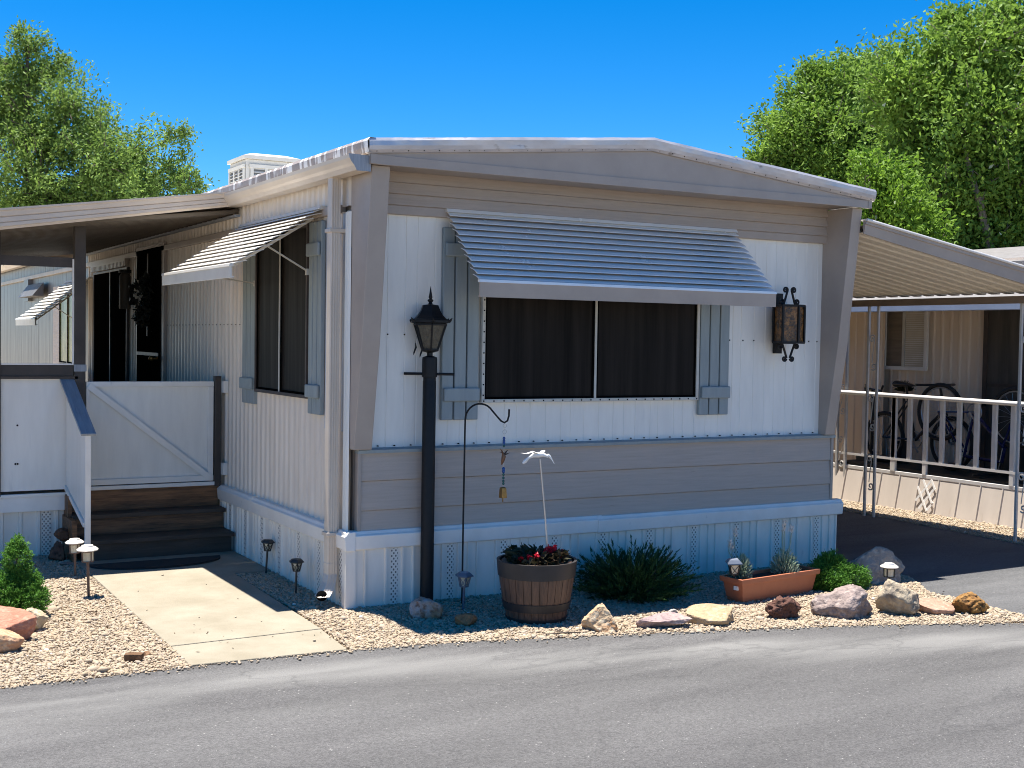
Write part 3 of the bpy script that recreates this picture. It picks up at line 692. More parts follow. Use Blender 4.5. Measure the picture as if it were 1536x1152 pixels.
wr = thing('wreath', 'dark leafy wreath with pale flowers hanging on the porch door', 'wreath', (-.06, 5.0, 1.93))
n = 700; a = RNG.uniform(0, 2 * PI, n); rr = RNG.normal(0, .035, n)
P = np.column_stack([-.06 + RNG.normal(0, .03, n), 4.86 + (.12 + rr) * np.cos(a), 1.93 + (.18 + rr) * np.sin(a)])
D = np.column_stack([-abs(RNG.normal(0, .5, n)), np.cos(a), np.sin(a)]) + RNG.normal(0, .6, (n, 3))
np_mesh('leaves', *cards(P, D, .09, .035), 'leaf_wreath', wr)
P = np.array([(-.11, 4.80, 1.98), (-.11, 4.84, 2.0), (-.10, 4.80, 2.04), (-.11, 4.82, 1.95), (-.1, 4.92, 1.80)]); P = np.repeat(P, 14, 0) + RNG.normal(0, .02, (70, 3))
np_mesh('flowers', *cards(P, RNG.normal(size=(70, 3)), .05, .04), 'petal_pale', wr)
pl = thing('porch_lamp', 'small grey cylinder lamp on the wall beside the porch door', 'wall lamp', (-.05, 5.62, 2.0))
b = MB(); b.lathe([(.05, -.16), (.055, -.15), (.055, .16), (.03, .19), (.01, .2)], (-.06, 5.62, 2.02), 16); b.build('shade', 'screen_grey', pl, smooth=True)
b = MB(); b.lathe([(.06, -.03), (.06, .0)], (-.06, 5.62, 2.24), 16); b.box(-.02, .03, 5.58, 5.66, 1.9, 2.1); b.build('bracket', 'black_iron', pl)

# ------------------------------------------------------------------ porch
PO = thing('porch', 'covered porch with white panels, dark posts and a ribbed roof left of the steps', 'porch', (-1.2, 2.6, 0))
zr = lambda x: 2.545 + .125 * x
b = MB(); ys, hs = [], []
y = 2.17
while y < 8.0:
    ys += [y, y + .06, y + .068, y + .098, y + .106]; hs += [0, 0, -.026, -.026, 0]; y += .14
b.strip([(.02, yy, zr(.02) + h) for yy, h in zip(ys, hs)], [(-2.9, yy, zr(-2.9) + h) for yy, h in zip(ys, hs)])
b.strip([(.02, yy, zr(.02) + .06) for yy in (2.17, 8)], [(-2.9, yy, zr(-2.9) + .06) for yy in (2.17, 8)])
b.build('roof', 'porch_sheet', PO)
# front fascia: stepped extrusion following the slope
b = MB(); prof = [(0, 0), (-.012, .0), (-.018, .12), (-.030, .135), (-.030, .30), (-.024, .33), (-.032, .35), (-.032, .56), (-.026, .60), (-.036, .62), (-.040, .86), (-.050, .90), (-.050, 1.0), (0, 1.0)]
xl, xr = -3.0, -.06
zl0, zl1, zr0, zr1 = 2.078, 2.25, 2.562, 2.668
n = len(prof)
vs = [(xl, 2.16 + d, zl0 + (zl1 - zl0) * h) for d, h in prof] + [(xr, 2.16 + d, zr0 + (zr1 - zr0) * h) for d, h in prof]
b.add(vs, [tuple(range(n)), tuple(range(2 * n - 1, n - 1, -1))] + [(i, (i + 1) % n, n + (i + 1) % n, n + i) for i in range(n)])
b.build('fascia', 'taupe_lit', PO)
b = MB(); b.bar((-.0, 7.98, zr(0) - .03), (-2.9, 7.98, zr(-2.9) - .03), .05, .09); b.build('rear_beam', 'nb_siding', PO)
b = MB(); b.box(-2.80, -2.755, 2.63, 7.9, .4, 2.16); b.build('unseen_end_wall', 'taupe_wood', PO)  # unseen wall, added to keep side light out of the porch
b = MB(); b.box(-2.75, -.0, 7.93, 7.97, .4, 1.20); b.build('rear_panel', 'taupe_wood', PO)  # unseen low panel, added to cut light from the porch's rear opening
b = MB(); b.box(-.02, .02, 2.2, 8, zr(0) - .05, zr(0) - .035); b.build('wall_flashing', 'rail_grey', PO)
for x0, x1, y0 in ((-1.085, -1.008, 2.56), (-1.66, -1.583, 2.56), (-2.75, -2.68, 2.56), (-2.75, -2.68, 7.9)):
    b = MB(); b.box(x0, x1, y0, y0 + .075, .45, zr(x0) - .004); b.build('post', 'post_brown', PO, bevel=.003)
b = MB(); b.box(-1.09, -1.003, 2.552, 2.559, 1.34, 1.39); b.build('post_bracket', 'rail_grey', PO)
b = MB(); b.box(-2.7, -1.09, 2.575, 2.62, 1.305, 1.385); b.build('window_rail', 'post_brown', PO, bevel=.003)
b = MB(); b.box(-1.583, -1.09, 2.57, 2.585, 1.386, 1.396); b.box(-1.10, -1.088, 2.57, 2.585, 1.397, 2.15); b.build('window_frame', 'white_trim', PO)
b = MB(); b.box(-1.583, -1.09, 2.575, 2.60, 2.09, 2.16); b.build('window_head', 'post_brown', PO)
b = MB(); b.box(-2.75, -1.06, 2.56, 2.60, 1.286, 1.304); b.build('cap_rail', 'frame_brown', PO)
b = MB(); b.box(-2.75, -1.078, 2.585, 2.61, .485, 1.286); b.build('panel', 'white_panel', PO)
b = MB(); b.ball((-1.47, 2.583, .955), .007, 5, (1, .5, 1)); b.ball((-1.483, 2.583, .68), .007, 5, (1, .5, 1)); b.ball((-1.468, 2.583, .68), .007, 5, (1, .5, 1)); b.build('panel_screws', 'black_hole', PO)
b = MB(); b.box(-2.75, -1.1, 2.57, 2.60, .335, .462); b.box(-2.75, -1.1, 2.562, 2.6, .44, .463); b.build('belt_board', 'white_trim', PO, bevel=.003)
b = MB(); us, ds = rib_profile(-2.75, -1.1, .125, .03, .012, .006); profile_strip(b, us, ds, lambda u, d, z: (u, 2.605 + d, z), -.02, .34); psk = b.build('skirting', 'skirt_white', PO)
for x in (-1.27, -1.65):
    b = MB(); b.add([(x - .03, 2.598, 0), (x + .03, 2.598, 0), (x + .03, 2.598, .335), (x - .03, 2.598, .335)], [(0, 1, 2, 3)]); b.build('vent_strip', 'skirt_vent', psk)
b = MB(); b.box(-2.75, -.0, 2.63, 8, .38, .465); b.build('floor', 'wood_dark', PO)
b = MB(); b.box(-.052, -.004, 2.56, 2.62, .46, 1.305); gp_ = b.build('gate_post', 'post_brown', PO, bevel=.003)
b = MB(); b.box(-.005, .03, 2.50, 2.56, 1.18, 1.27); b.box(-.005, .03, 2.50, 2.56, .55, .64); b.build('hinge', 'white_trim', gp_)
b = MB(); b.box(-1.0, -.056, 2.60, 2.612, .50, 1.262); gt = b.build('gate', 'white_panel', PO)
b = MB(); b.box(-1.0, -.056, 2.578, 2.599, 1.225, 1.265); b.box(-1.0, -.056, 2.578, 2.599, .503, .545); b.box(-.10, -.058, 2.580, 2.599, .546, 1.224); b.box(-1.0, -.972, 2.580, 2.599, .546, 1.224); b.build('gate_frame', 'white_trim', gt, bevel=.003)
b = MB(); b.bar((-.985, 2.573, 1.235), (-.085, 2.573, .525), .01, .045, (0, 0, 1)); b.build('gate_brace', 'white_trim', gt)
b = MB(); b.box(-1.08, -.003, 2.565, 2.60, .468, .496); b.build('sill', 'white_trim', PO, bevel=.003)

# steps with handrail
S = thing('porch_steps', 'dark stained wooden steps with a white handrail up to the gated porch', 'steps', (-.6, 2.4, 0))
for (y0, y1, z, m) in ((2.17, 2.60, .16, 'wood_black'), (2.395, 2.60, .312, 'wood_dark')):
    b = MB(); b.box(-1.10, -.03, y0 + .02, y1, .0 if z < .2 else .163, z - .032); b.build('riser', m, S)
    b = MB(); b.box(-1.125, -.012, y0, y1, z - .03, z); b.build('tread', 'wood_black', S, bevel=.004)
b = MB(); b.box(-1.12, -.02, 2.585, 2.60, .315, .466); b.build('top_riser', 'wood_stained', S)
b = MB(); b.box(-1.16, -1.127, 2.22, 2.60, .0, .30); b.box(-1.15, -1.122, 2.44, 2.60, .302, .45); b.build('stringer', 'wood_stained', S)
b = MB(); b.bar((-1.10, 1.99, .15), (-1.10, 1.99, .93), .038, .03); b.build('newel_post', 'white_trim', S, bevel=.003)
b = MB(); b.bar((-1.10, 1.96, .925), (-1.135, 2.60, 1.29), .10, .018); b.build('handrail', 'rail_grey', S, bevel=.003)
b = MB(); b.add([(-1.115, 2.01, .33), (-1.105, 2.01, .33), (-1.13, 2.57, .52), (-1.14, 2.57, .52), (-1.115, 2.01, .92), (-1.105, 2.01, .92), (-1.13, 2.57, 1.255), (-1.14, 2.57, 1.255)],
  [(0, 1, 2, 3), (4, 7, 6, 5), (0, 4, 5, 1), (1, 5, 6, 2), (2, 6, 7, 3), (3, 7, 4, 0)]); b.build('side_panel', 'white_panel', S)
b = MB(); b.bar((-1.118, 2.0, .30), (-1.14, 2.58, .50), .02, .03); b.build('lower_rail', 'white_trim', S)
b = MB(); b.pz([(-.64 + .46 * math.cos(PI * k / 24 + PI), 1.985 + .275 * math.sin(PI * k / 24 + PI)) for k in range(25)], .017, .03); mt = b.build('door_mat', 'mat_black', None, loc=(-.64, 1.9, .017))
tag(mt, 'black half round rubber mat at the foot of the porch steps', 'door mat')

# ------------------------------------------------------------------ lamp post
LX, LY = .497, -.055
LP = thing('lamp_post', 'tall black lamp post with crossbar and pagoda lantern before the white front wall', 'lamp post', (LX, LY, 0))
b = MB(); b.lathe([(.0405, -.03), (.0405, 1.36), (.0385, 1.365), (.0385, 1.385)], (LX, LY, 0), 20); b.lathe([(.046, 1.386), (.046, 1.49), (.044, 1.505), (.02, 1.515)], (LX, LY, 0), 20); b.build('pole', 'black_iron', LP, smooth=True)
rd = Vector((.87, -.493, 0))
b = MB(); c = Vector((LX, LY, 1.405)); b.tube([c - rd * .155, c + rd * .15], .0085, 8); b.build('crossbar', 'black_iron', LP, smooth=True)
def ngon(r, z, n=6, ph=.2): return [(LX + r * math.cos(2 * PI * k / n + ph), LY + r * math.sin(2 * PI * k / n + ph), z) for k in range(n)]
def loft(b, rings):
    k0 = len(b.v); n = len(rings[0])
    for r in rings: b.v += r
    b.f.append(tuple(k0 + i for i in range(n - 1, -1, -1))); b.f.append(tuple(k0 + (len(rings) - 1) * n + i for i in range(n)))
    for j in range(len(rings) - 1):
        for i in range(n): b.f.append((k0 + j * n + i, k0 + j * n + (i + 1) % n, k0 + (j + 1) * n + (i + 1) % n, k0 + (j + 1) * n + i))
b = MB(); b.lathe([(.018, 1.51), (.018, 1.535), (.05, 1.545), (.055, 1.552)], (LX, LY, 0), 12); b.build('lantern_neck', 'black_iron', LP)
b = MB(); loft(b, [ngon(.048, 1.553), ngon(.098, 1.718)]); ln = b.build('lantern_glass', 'smoke_glass', LP)
b = MB()
for k in range(6):
    b.bar(ngon(.050, 1.553)[k], ngon(.103, 1.722)[k], .010, .010)
for r, z in ((.051, 1.556), (.104, 1.722)):
    q = ngon(r, z)
    for k in range(6): b.bar(q[k], q[(k + 1) % 6], .012, .012)
b.build('lantern_frame', 'black_iron', LP)
b = MB(); loft(b, [ngon(.100, 1.728), ngon(.128, 1.735), ngon(.128, 1.750), ngon(.104, 1.762), ngon(.082, 1.785), ngon(.066, 1.812), ngon(.056, 1.838), ngon(.052, 1.850), ngon(.015, 1.856)])
for k in range(6):  # flared tips of the roof
    p = Vector(ngon(.120, 1.742)[k]); q = Vector(ngon(.143, 1.766)[k]); b.tube([p, (p + q) / 2 + Vector((0, 0, -.004)), q], [.012, .008, .002], 6)
b.build('lantern_roof', 'black_iron', LP)
b = MB(); b.lathe([(.016, 1.853), (.010, 1.868), (.018, 1.878), (.018, 1.884), (.008, 1.892), (.012, 1.902), (.008, 1.925), (.001, 1.975)], (LX, LY, 0), 10); b.build('finial', 'black_iron', LP, smooth=True)
b = MB()
for s, z in ((-.088, 1.60), (-.05, 1.585)):
    p = c + rd * s; b.tube([(p.x, p.y, z), (p.x + .004, p.y, z - .03), (p.x - .008, p.y, z - .065), (p.x - .012, p.y, z - .082)], [.002, .006, .005, .001], 6)
    b.tube([(p.x, p.y, z), (LX + rd.x * -.07, LY + rd.y * -.07, 1.70)], .0008, 4)
b.build('pendant', 'black_iron', LP)

for ch in LP.children:   # the lantern is a little squat
    for v in ch.data.vertices:
        if v.co.z > 1.51: v.co.z = 1.51 + (v.co.z - 1.51) * .91

# ------------------------------------------------------------------ shepherd hook, wind chime, barrel, bird
HK = MB(); hx, hy = .692, -.146
hp = [(hx, hy, -.05), (hx + .001, hy, .5), (hx + .004, hy, 1.06)]
for k in range(13):
    t = PI - k / 12 * PI * .80; hp.append((hx + .09 * .87 * (1 + math.cos(t)) + .005, hy - .09 * .49 * (1 + math.cos(t)), 1.13 + .098 * math.sin(t)))
p = Vector(hp[-1])
for s, z in ((.03, -.035), (.055, -.062), (.075, -.072), (.094, -.060), (.102, -.03), (.103, .01)):
    hp.append((p.x + .87 * s, p.y - .49 * s, p.z + z))
HK.tube(hp, .0058, 8); hk = HK.build('shepherd_hook', 'black_iron', None, smooth=True, loc=(hx, hy, 0)); tag(hk, 'thin black shepherd hook staked in gravel with a curled top', 'garden hook')
wx, wy, wz = p.x + .87 * .078, p.y - .49 * .078, p.z - .078
CH = thing('wind_chime', 'beaded wind chime with copper hummingbird and bell hanging from the black hook', 'wind chime', (wx, wy, wz))
b = MB(); b.tube([(wx, wy, wz), (wx - .004, wy, wz - .2), (wx - .006, wy, wz - .44)], .0012, 5); b.torus((wx, wy, wz - .012), .012, .0015, 'y', 16, 5); b.torus((wx, wy, wz - .05), .013, .0018, 'y', 16, 5); b.build('cord', 'steel', CH)
for z, m_, r_ in ((-.09, 'blue_bead', .009), (-.105, 'blue_bead', .009), (-.118, 'blue_bead', .009), (-.135, 'green_bead', .008), (-.275, 'blue_bead', .010), (-.29, 'blue_bead', .010), (-.31, 'green_bead', .008), (-.33, 'green_bead', .008), (-.35, 'green_bead', .008), (-.365, 'green_bead', .008)):
    b = MB(); b.ball((wx - .004, wy, wz + z), r_, 6, (1, 1, 1.2)); b.build('bead', m_, CH, smooth=True)
b = MB(); ox, oz = wx - .004, wz - .2
b.tube([(ox - .028, wy, oz + .028), (ox - .012, wy, oz + .026), (ox - .004, wy, oz + .02), (ox, wy, oz), (ox - .008, wy, oz - .03), (ox - .014, wy, oz - .05)], [.001, .004, .008, .014, .010, .003], 8)
for dx_, dz_ in ((-.028, .052), (.03, .04), (.042, .022)): b.tube([(ox, wy, oz + .008), (ox + dx_ * .5, wy, oz + dz_ * .7), (ox + dx_, wy, oz + dz_)], [.010, .008, .001], 6, .4)
b.build('hummingbird', 'copper', CH, smooth=True)
b = MB(); b.lathe([(.010, -.385), (.020, -.39), (.022, -.40), (.026, -.45), (.024, -.452), (.004, -.45), (.004, -.475), (.001, -.478)], (wx - .006, wy, wz), 4); b.build('bell', 'brass', CH)

BX, BY = .90, -.68
BR = thing('barrel_planter', 'half whiskey barrel planter with dark hoops standing on the gravel', 'planter', (BX, BY, 0))
bev = [(.172, .0), (.182, .06), (.200, .13), (.214, .22), (.224, .30), (.228, .345)]
b = MB()
n = 28
for k in range(n):   # staves with slight joints
    a0, a1 = 2 * PI * (k + .03) / n, 2 * PI * (k + .97) / n; am = (a0 + a1) / 2
    ring = []
    for r, z in bev: ring.append([(BX + r * math.cos(t) * q, BY + r * math.sin(t) * q, z) for t, q in ((a0, .985), (a0, .995), (am, 1.0), (a1, .995), (a1, .985))])
    for i in range(len(ring) - 1): b.strip(ring[i], ring[i + 1])
b.lathe([(.165, .0), (.205, .345)], (BX, BY, 0), 28); b.build('staves', 'barrel_wood', BR)
for z0, z1, e in ((.262, .352, .006), (.072, .118, .006), (.0, .03, .004)):
    r0, r1 = np.interp(z0, [q[1] for q in bev], [q[0] for q in bev]) + e, np.interp(z1, [q[1] for q in bev], [q[0] for q in bev]) + e
    b = MB(); rings = [(r0 - .02, z0), (r0, z0), (r1, z1), (r1 - (.016 if z0 > .2 else .03), z1)]
    if z0 > .2: rings.append((r1 - .02, z1 - .035))
    vs = []; m = 48
    for r, z in rings: vs += [(BX + r * math.cos(2 * PI * k / m), BY + r * math.sin(2 * PI * k / m), z) for k in range(m)]
    b.add(vs, [(i * m + k, i * m + (k + 1) % m, (i + 1) * m + (k + 1) % m, (i + 1) * m + k) for i in range(len(rings) - 1) for k in range(m)]); b.build('hoop', 'barrel_band', BR, smooth=True)
b = MB(); b.lathe([(.206, .30), (.207, .325), (.12, .335), (.02, .34)], (BX, BY, 0), 28); b.build('soil', 'soil', BR)
FL = thing('flowering_plant', 'dark leaved bedding plant with red blooms growing in the barrel', 'flowers', (BX, BY, .33))
n = 420; a = RNG.uniform(0, 2 * PI, n); r = .19 * np.sqrt(RNG.uniform(0, 1, n)); h = RNG.uniform(.0, 1, n) * np.interp(r * np.cos(a - .35), [-.2, 0, .2], [.025, .085, .035])
P = np.column_stack([BX + r * np.cos(a), BY + r * np.sin(a), .335 + h]); D = np.column_stack([np.cos(a), np.sin(a), np.full(n, .6)]) + RNG.normal(0, .5, (n, 3))
np_mesh('leaves', *cards(P, D, .06, .028), 'leaf_dark', FL)
for (ox_, oy_, oz_, s_, k) in ((.03, -.10, .42, .024, 70), (.11, -.08, .385, .016, 26), (-.15, -.08, .375, .012, 18), (-.08, -.13, .395, .011, 16), (.14, -.05, .385, .013, 18), (-.11, -.1, .385, .009, 12)):
    PP = np.array([BX + ox_, BY + oy_, oz_]) + RNG.normal(0, s_ * .5, (k, 3)); np_mesh('bloom', *cards(PP, RNG.normal(size=PP.shape), .028, .022), 'petal_red', FL)

BD = thing('hummingbird_stake', 'white hummingbird ornament on a thin metal stake leaning from the barrel', 'garden ornament', (BX, BY, .3))
tx, ty, tz = BX - .015, BY - .03, .955
b = MB(); b.tube([(BX + .055, BY - .04, .32), (BX + .03, BY - .036, .6), (tx + .008, ty, tz - .02)], .0042, 8); b.build('stake', 'steel', BD, smooth=True)
def rp(s, z, dep=0):
    s, z, dep = s * 1.2, z * 1.2, dep * 1.2
    return (tx + .87 * s + .49 * dep, ty - .49 * s + .87 * dep, tz + z)
b = MB(); b.tube([rp(-.078, -.038), rp(-.066, -.028), rp(-.05, -.012), rp(-.03, .0), rp(-.005, .004), rp(.02, .006), rp(.034, .0), rp(.044, .0), rp(.05, -.002), rp(.062, -.018), rp(.074, -.038)], [.006, .012, .007, .012, .017, .013, .009, .012, .008, .003, .0015], 10)
b.build('bird_body', 'bird_white', BD, smooth=True)
b = MB()
b.tube([rp(0, .008), rp(-.03, .020, -.02), rp(-.062, .012, -.04), rp(-.088, .016, -.05)], [.012, .014, .010, .002], 8, .3)
b.tube([rp(.005, .008), rp(.02, .02, .03), rp(.01, .02, .06)], [.012, .014, .003], 8, .3); b.build('wings', 'bird_white', BD, smooth=True)

# ------------------------------------------------------------------ solar lights
def solar(loc, h, kind, label, tilt=(0, 0), mats=('light_brown', 'light_white'), s=1.0, bury=0.03):
    o = thing('solar_light', label, 'solar light', loc, 'solar path lights stuck in the ground')
    o.rotation_euler = (tilt[0], tilt[1], 0)
    x, y, z = loc; post, cap = mats
    b = MB(); hb = h - .105 * s
    b.lathe([(.003, -bury), (.008 * s, -bury + .02), (.0085 * s, hb), (.014 * s, hb + .004)], (x, y, z), 10); b.build('stake', post, o)
    if kind == 'round':
        b = MB(); b.lathe([(.034 * s, hb + .010), (.034 * s, hb + .066 * s)], (x, y, z), 16); b.build('lens', 'lens', o, smooth=True)
        b = MB(); b.lathe([(.012 * s, hb + .003), (.038 * s, hb + .006), (.038 * s, hb + .012), (.012 * s, hb + .013)], (x, y, z), 16)
        for k in range(4):
            t = PI / 2 * k + .4; b.bar((x + .037 * s * math.cos(t), y + .037 * s * math.sin(t), z + hb + .008), (x + .039 * s * math.cos(t), y + .039 * s * math.sin(t), z + hb + .072 * s), .006, .006)
        b.lathe([(.038 * s, hb + .066 * s), (.04 * s, hb + .074 * s), (.02 * s, hb + .075 * s)], (x, y, z), 16); b.build('cage', post, o)
        b = MB(); b.lathe([(.03 * s, hb + .074 * s), (.062 * s, hb + .076 * s), (.064 * s, hb + .082 * s), (.050 * s, hb + .094 * s), (.036 * s, hb + .098 * s), (.034 * s, hb + .106 * s), (.02 * s, hb + .109 * s)], (x, y, z), 24); b.build('cap', cap, o, smooth=True)
    else:
        n = 6 if kind == 'hex' else 4
        def ring(r, zz): return [(x + r * s * math.cos(2 * PI * k / n + .3), y + r * s * math.sin(2 * PI * k / n + .3), z + hb + zz * s) for k in range(n)]
        b = MB(); loft(b, [ring(.026, .006), ring(.042, .07)]); b.build('lens', 'lens', o)
        b = MB(); lo, hi = ring(.027, .006), ring(.044, .072)
        for k in range(n):
            b.bar(lo[k], hi[k], .006, .006); b.bar(lo[k], lo[(k + 1) % n], .008, .008); b.bar(hi[k], hi[(k + 1) % n], .008, .008)
            b.bar(lo[k], hi[(k + 1) % n], .0035, .0035); b.bar(hi[k], lo[(k + 1) % n], .0035, .0035)
        b.build('cage', post, o)
        b = MB(); loft(b, [ring(.05, .072), ring(.064, .074), ring(.062, .08), ring(.04, .098), ring(.036, .099)]); b.build('cap', cap, o)
        if cap == 'light_slate' or kind == 'square':
            b = MB(); loft(b, [ring(.034, .0995), ring(.033, .1015)]); b.build('solar_panel', 'solar_cell', o)
    return o
solar((-1.281, 1.005, 0), .325, 'round', 'white capped solar light on a brown stake in sunlit gravel beside the walk', (.02, -.03), s=1.0)
solar((-1.237, 1.68, 0), .262, 'round', 'white capped solar light in shaded gravel near the steps, behind the sunlit one', (0, -.02), s=.95)
solar((-.072, 1.27, 0), .246, 'hex', 'black solar light nearest the steps against the house skirting, leaning slightly', (.0, .06), ('light_black', 'light_black'), s=.8)
solar((-.120, .545, 0), .235, 'hex', 'black solar light with crossed bars between the walk and the downspout', (0, .02), ('light_black', 'light_black'), s=.8)
solar((.622, -.300, 0), .237, 'hex', 'slate roofed solar light standing behind the small orange rock', (0, .02), ('light_slate', 'light_slate'), s=.9)
solar((3.30, -1.10, .0), .215, 'round', 'white domed solar light between the big boulder and the tall grey rock', (0, 0), ('light_black', 'light_white'), s=.9)
solar((2.245, -.83, .10), .185, 'square', 'silver roofed solar lantern stuck in the left end of the terracotta planter', (.05, -.08), ('light_black', 'light_slate'), s=1.0)

# ------------------------------------------------------------------ terracotta planter with lavender
ax = Vector((.97, .115, 0)).normalized(); ay = Vector((-ax.y, ax.x, 0)); pc = Vector((2.575, -.79, 0))
PT = thing('planter_box', 'long terracotta planter box with two silvery lavender plants', 'planter', tuple(pc))
def rect(l, w, z): return [tuple(pc + ax * (l * sx) + ay * (w * sy) + Vector((0, 0, z))) for sx, sy in ((-1, -1), (1, -1), (1, 1), (-1, 1))]
b = MB(); loft(b, [rect(.315, .062, .004), rect(.320, .066, .012), rect(.322, .067, .030), rect(.326, .069, .032), rect(.345, .082, .128), rect(.345, .082, .130)]); b.build('box', 'terracotta', PT)
b = MB(); A0, A1, A2, A3 = rect(.345, .083, .128), rect(.362, .096, .130), rect(.364, .098, .162), rect(.348, .083, .163); A4 = rect(.343, .079, .135)
vs = A0 + A1 + A2 + A3 + A4
b.add(vs, [(j * 4 + i, j * 4 + (i + 1) % 4, (j + 1) * 4 + (i + 1) % 4, (j + 1) * 4 + i) for j in range(4) for i in range(4)]); b.build('rim', 'terracotta', PT, bevel=.003)
b = MB(); b.add(rect(.342, .078, .142), [(0, 1, 2, 3)]); b.build('soil', 'soil', PT)
b = MB(); q = [pc - ax * .3455 + ay * u + Vector((0, 0, z)) for u, z in ((-.045, .088), (-.012, .088), (-.012, .112), (-.045, .112))]
b.add([tuple(v - ax * .004) for v in q] + [tuple(v + ax * .02) for v in q], [(0, 1, 2, 3), (0, 1, 5, 4), (1, 2, 6, 5), (2, 3, 7, 6), (3, 0, 4, 7)]); b.build('tag', 'bird_white', PT)
def lavender(c, r, h, stalks, label):
    o = thing('lavender_plant', label, 'plant', c, 'lavender plants in the terracotta planter')
    n = 900; u = unit(RNG.normal(size=(n, 3))); u[:, 2] = np.abs(u[:, 2]); rr = RNG.uniform(.35, 1, n)[:, None]
    P = np.array(c) + u * rr * np.array([r, r, h]); D = u + np.array([0, 0, .6]) + RNG.normal(0, .25, (n, 3))
    np_mesh('leaves', *cards(P, D, .036, .008), 'leaf_lavender', o)
    for dx, dy, hh in stalks:
        x, y, z = c[0] + dx, c[1] + dy, c[2]
        b = MB(); b.tube([(c[0] + dx * .5, c[1] + dy * .5, z + h * .6), (x - .004, y, z + hh * .7), (x, y, z + hh - .03)], .003, 5); b.build('stalk', 'leaf_lavender', o)
        n = 26; P = np.array([x, y, z + hh - .012]) + RNG.normal(0, 1, (n, 3)) * [.006, .006, .016]; np_mesh('flower_head', *cards(P, RNG.normal(0, .5, (n, 3)) + [0, 0, 1], .02, .011), 'petal_pale', o)
lavender(tuple(pc - ax * .245 + ay * .03 + Vector((0, 0, .145))), .075, .15, [(-.07, .03, .24), (-.03, .05, .20), (.0, .06, .29)], 'narrow lavender plant behind the lantern in the terracotta planter')
lavender(tuple(pc + ax * .13 + Vector((0, 0, .145))), .095, .16, [(-.02, .0, .31), (.012, .02, .33), (.05, .0, .285)], 'rounder lavender plant with tall pale stalks in the planter middle')

# ------------------------------------------------------------------ shrubs
def juniper(c, r, h, n, label):
    o = thing('juniper_shrub', label, 'shrub', c)
    b = MB(); V = []
    Ps, Ds = [], []
    for k in range(n):
        a = random.uniform(0, 2 * PI); el = random.uniform(.32, 1.4) if k % 4 else random.uniform(.05, .5); L = (random.uniform(.62, 1.12) if k % 4 else random.uniform(.4, .75)) * math.hypot(r * math.cos(el), h * math.sin(el)) * random.choice((1, 1, 1, 1.1))
        d = Vector((math.cos(a) * math.cos(el) * r, math.sin(a) * math.cos(el) * r, math.sin(el) * h)).normalized()
        root = Vector(c) + Vector((math.cos(a) * .06, math.sin(a) * .06, .01))
        if k % 14 == 0: b.tube([root, root + d * L * .5, root + d * L * .8], [.007, .004, .0015], 5)
        m = 30
        t = np.sort(RNG.uniform(.25, 1, m)); droop = -.06 * t ** 2
        p = np.array(root) + np.outer(t, np.array(d) * L) + np.column_stack([np.zeros(m), np.zeros(m), droop]) + RNG.normal(0, .012, (m, 3)) * (1.1 - t)[:, None]
        Ps.append(p); Ds.append(np.array(d) + RNG.normal(0, .33, (m, 3)))
    np_mesh('foliage', *cards(np.vstack(Ps), np.vstack(Ds), .045, .007), 'leaf_juniper', o); b.build('stems', 'bark', o)
juniper((1.78, -.40, 0), .40, .36, 640, 'dark green spreading juniper shrub against the skirting beside the barrel')
def tufted(name, c, blobs, n, L, Wd, label, cat, mat='leaf_spruce'):
    o = thing(name, label, cat, c)
    Ps, Ds = [], []
    tot = sum(bb[3] ** 2 for bb in blobs)
    for bx_, by_, bz_, r_, sz in blobs:
        k = int(n * r_ ** 2 / tot)
        u = unit(RNG.normal(size=(k, 3))); lump = np.array([1 + .16 * noise.noise(tuple(q * 4.5 + bz_ * 9)) for q in u])[:, None]
        tip = np.array([c[0] + bx_, c[1] + by_, c[2] + bz_]) + u * lump * RNG.uniform(.72, 1, (k, 1)) * np.array([r_, r_, r_ * sz])
        m = 7
        p = np.repeat(tip, m, 0) + RNG.normal(0, L * .32, (k * m, 3)); Ps.append(p); Ds.append(np.repeat(u, m, 0) + [0, 0, .25] + RNG.normal(0, .55, (k * m, 3)))
    P, D = np.vstack(Ps), np.vstack(Ds); ok = P[:, 2] > .0
    np_mesh('foliage', *cards(P[ok], D[ok], L, Wd), mat, o)
    b = MB(); b.tube([c, (c[0], c[1], c[2] + max(q[2] for q in blobs))], [.02, .006], 6); b.build('stem', 'bark', o)
    return o
tufted('dwarf_spruce', (-1.745, .62, 0), [(0, 0, .12, .165, .8), (.03, -.05, .09, .13, .8), (-.05, .02, .16, .13, .9), (.03, 0, .2, .10, 1), (0, 0, .34, .085, 1.0), (0, 0, .40, .055, 1.1), (0, 0, .445, .025, 1.2)], 2600, .022, .007, 'bright green two tiered dwarf spruce by the red rocks on the left', 'shrub')
tufted('mugo_pine', (3.13, -.755, 0), [(0, 0, .09, .15, .85), (.13, -.07, .07, .11, .85), (-.1, -.01, .08, .11, .9), (.02, .02, .15, .10, .9), (-.04, -.08, .06, .1, .8)], 2400, .026, .007, 'small rounded bright pine bush between planter and big boulder', 'shrub')

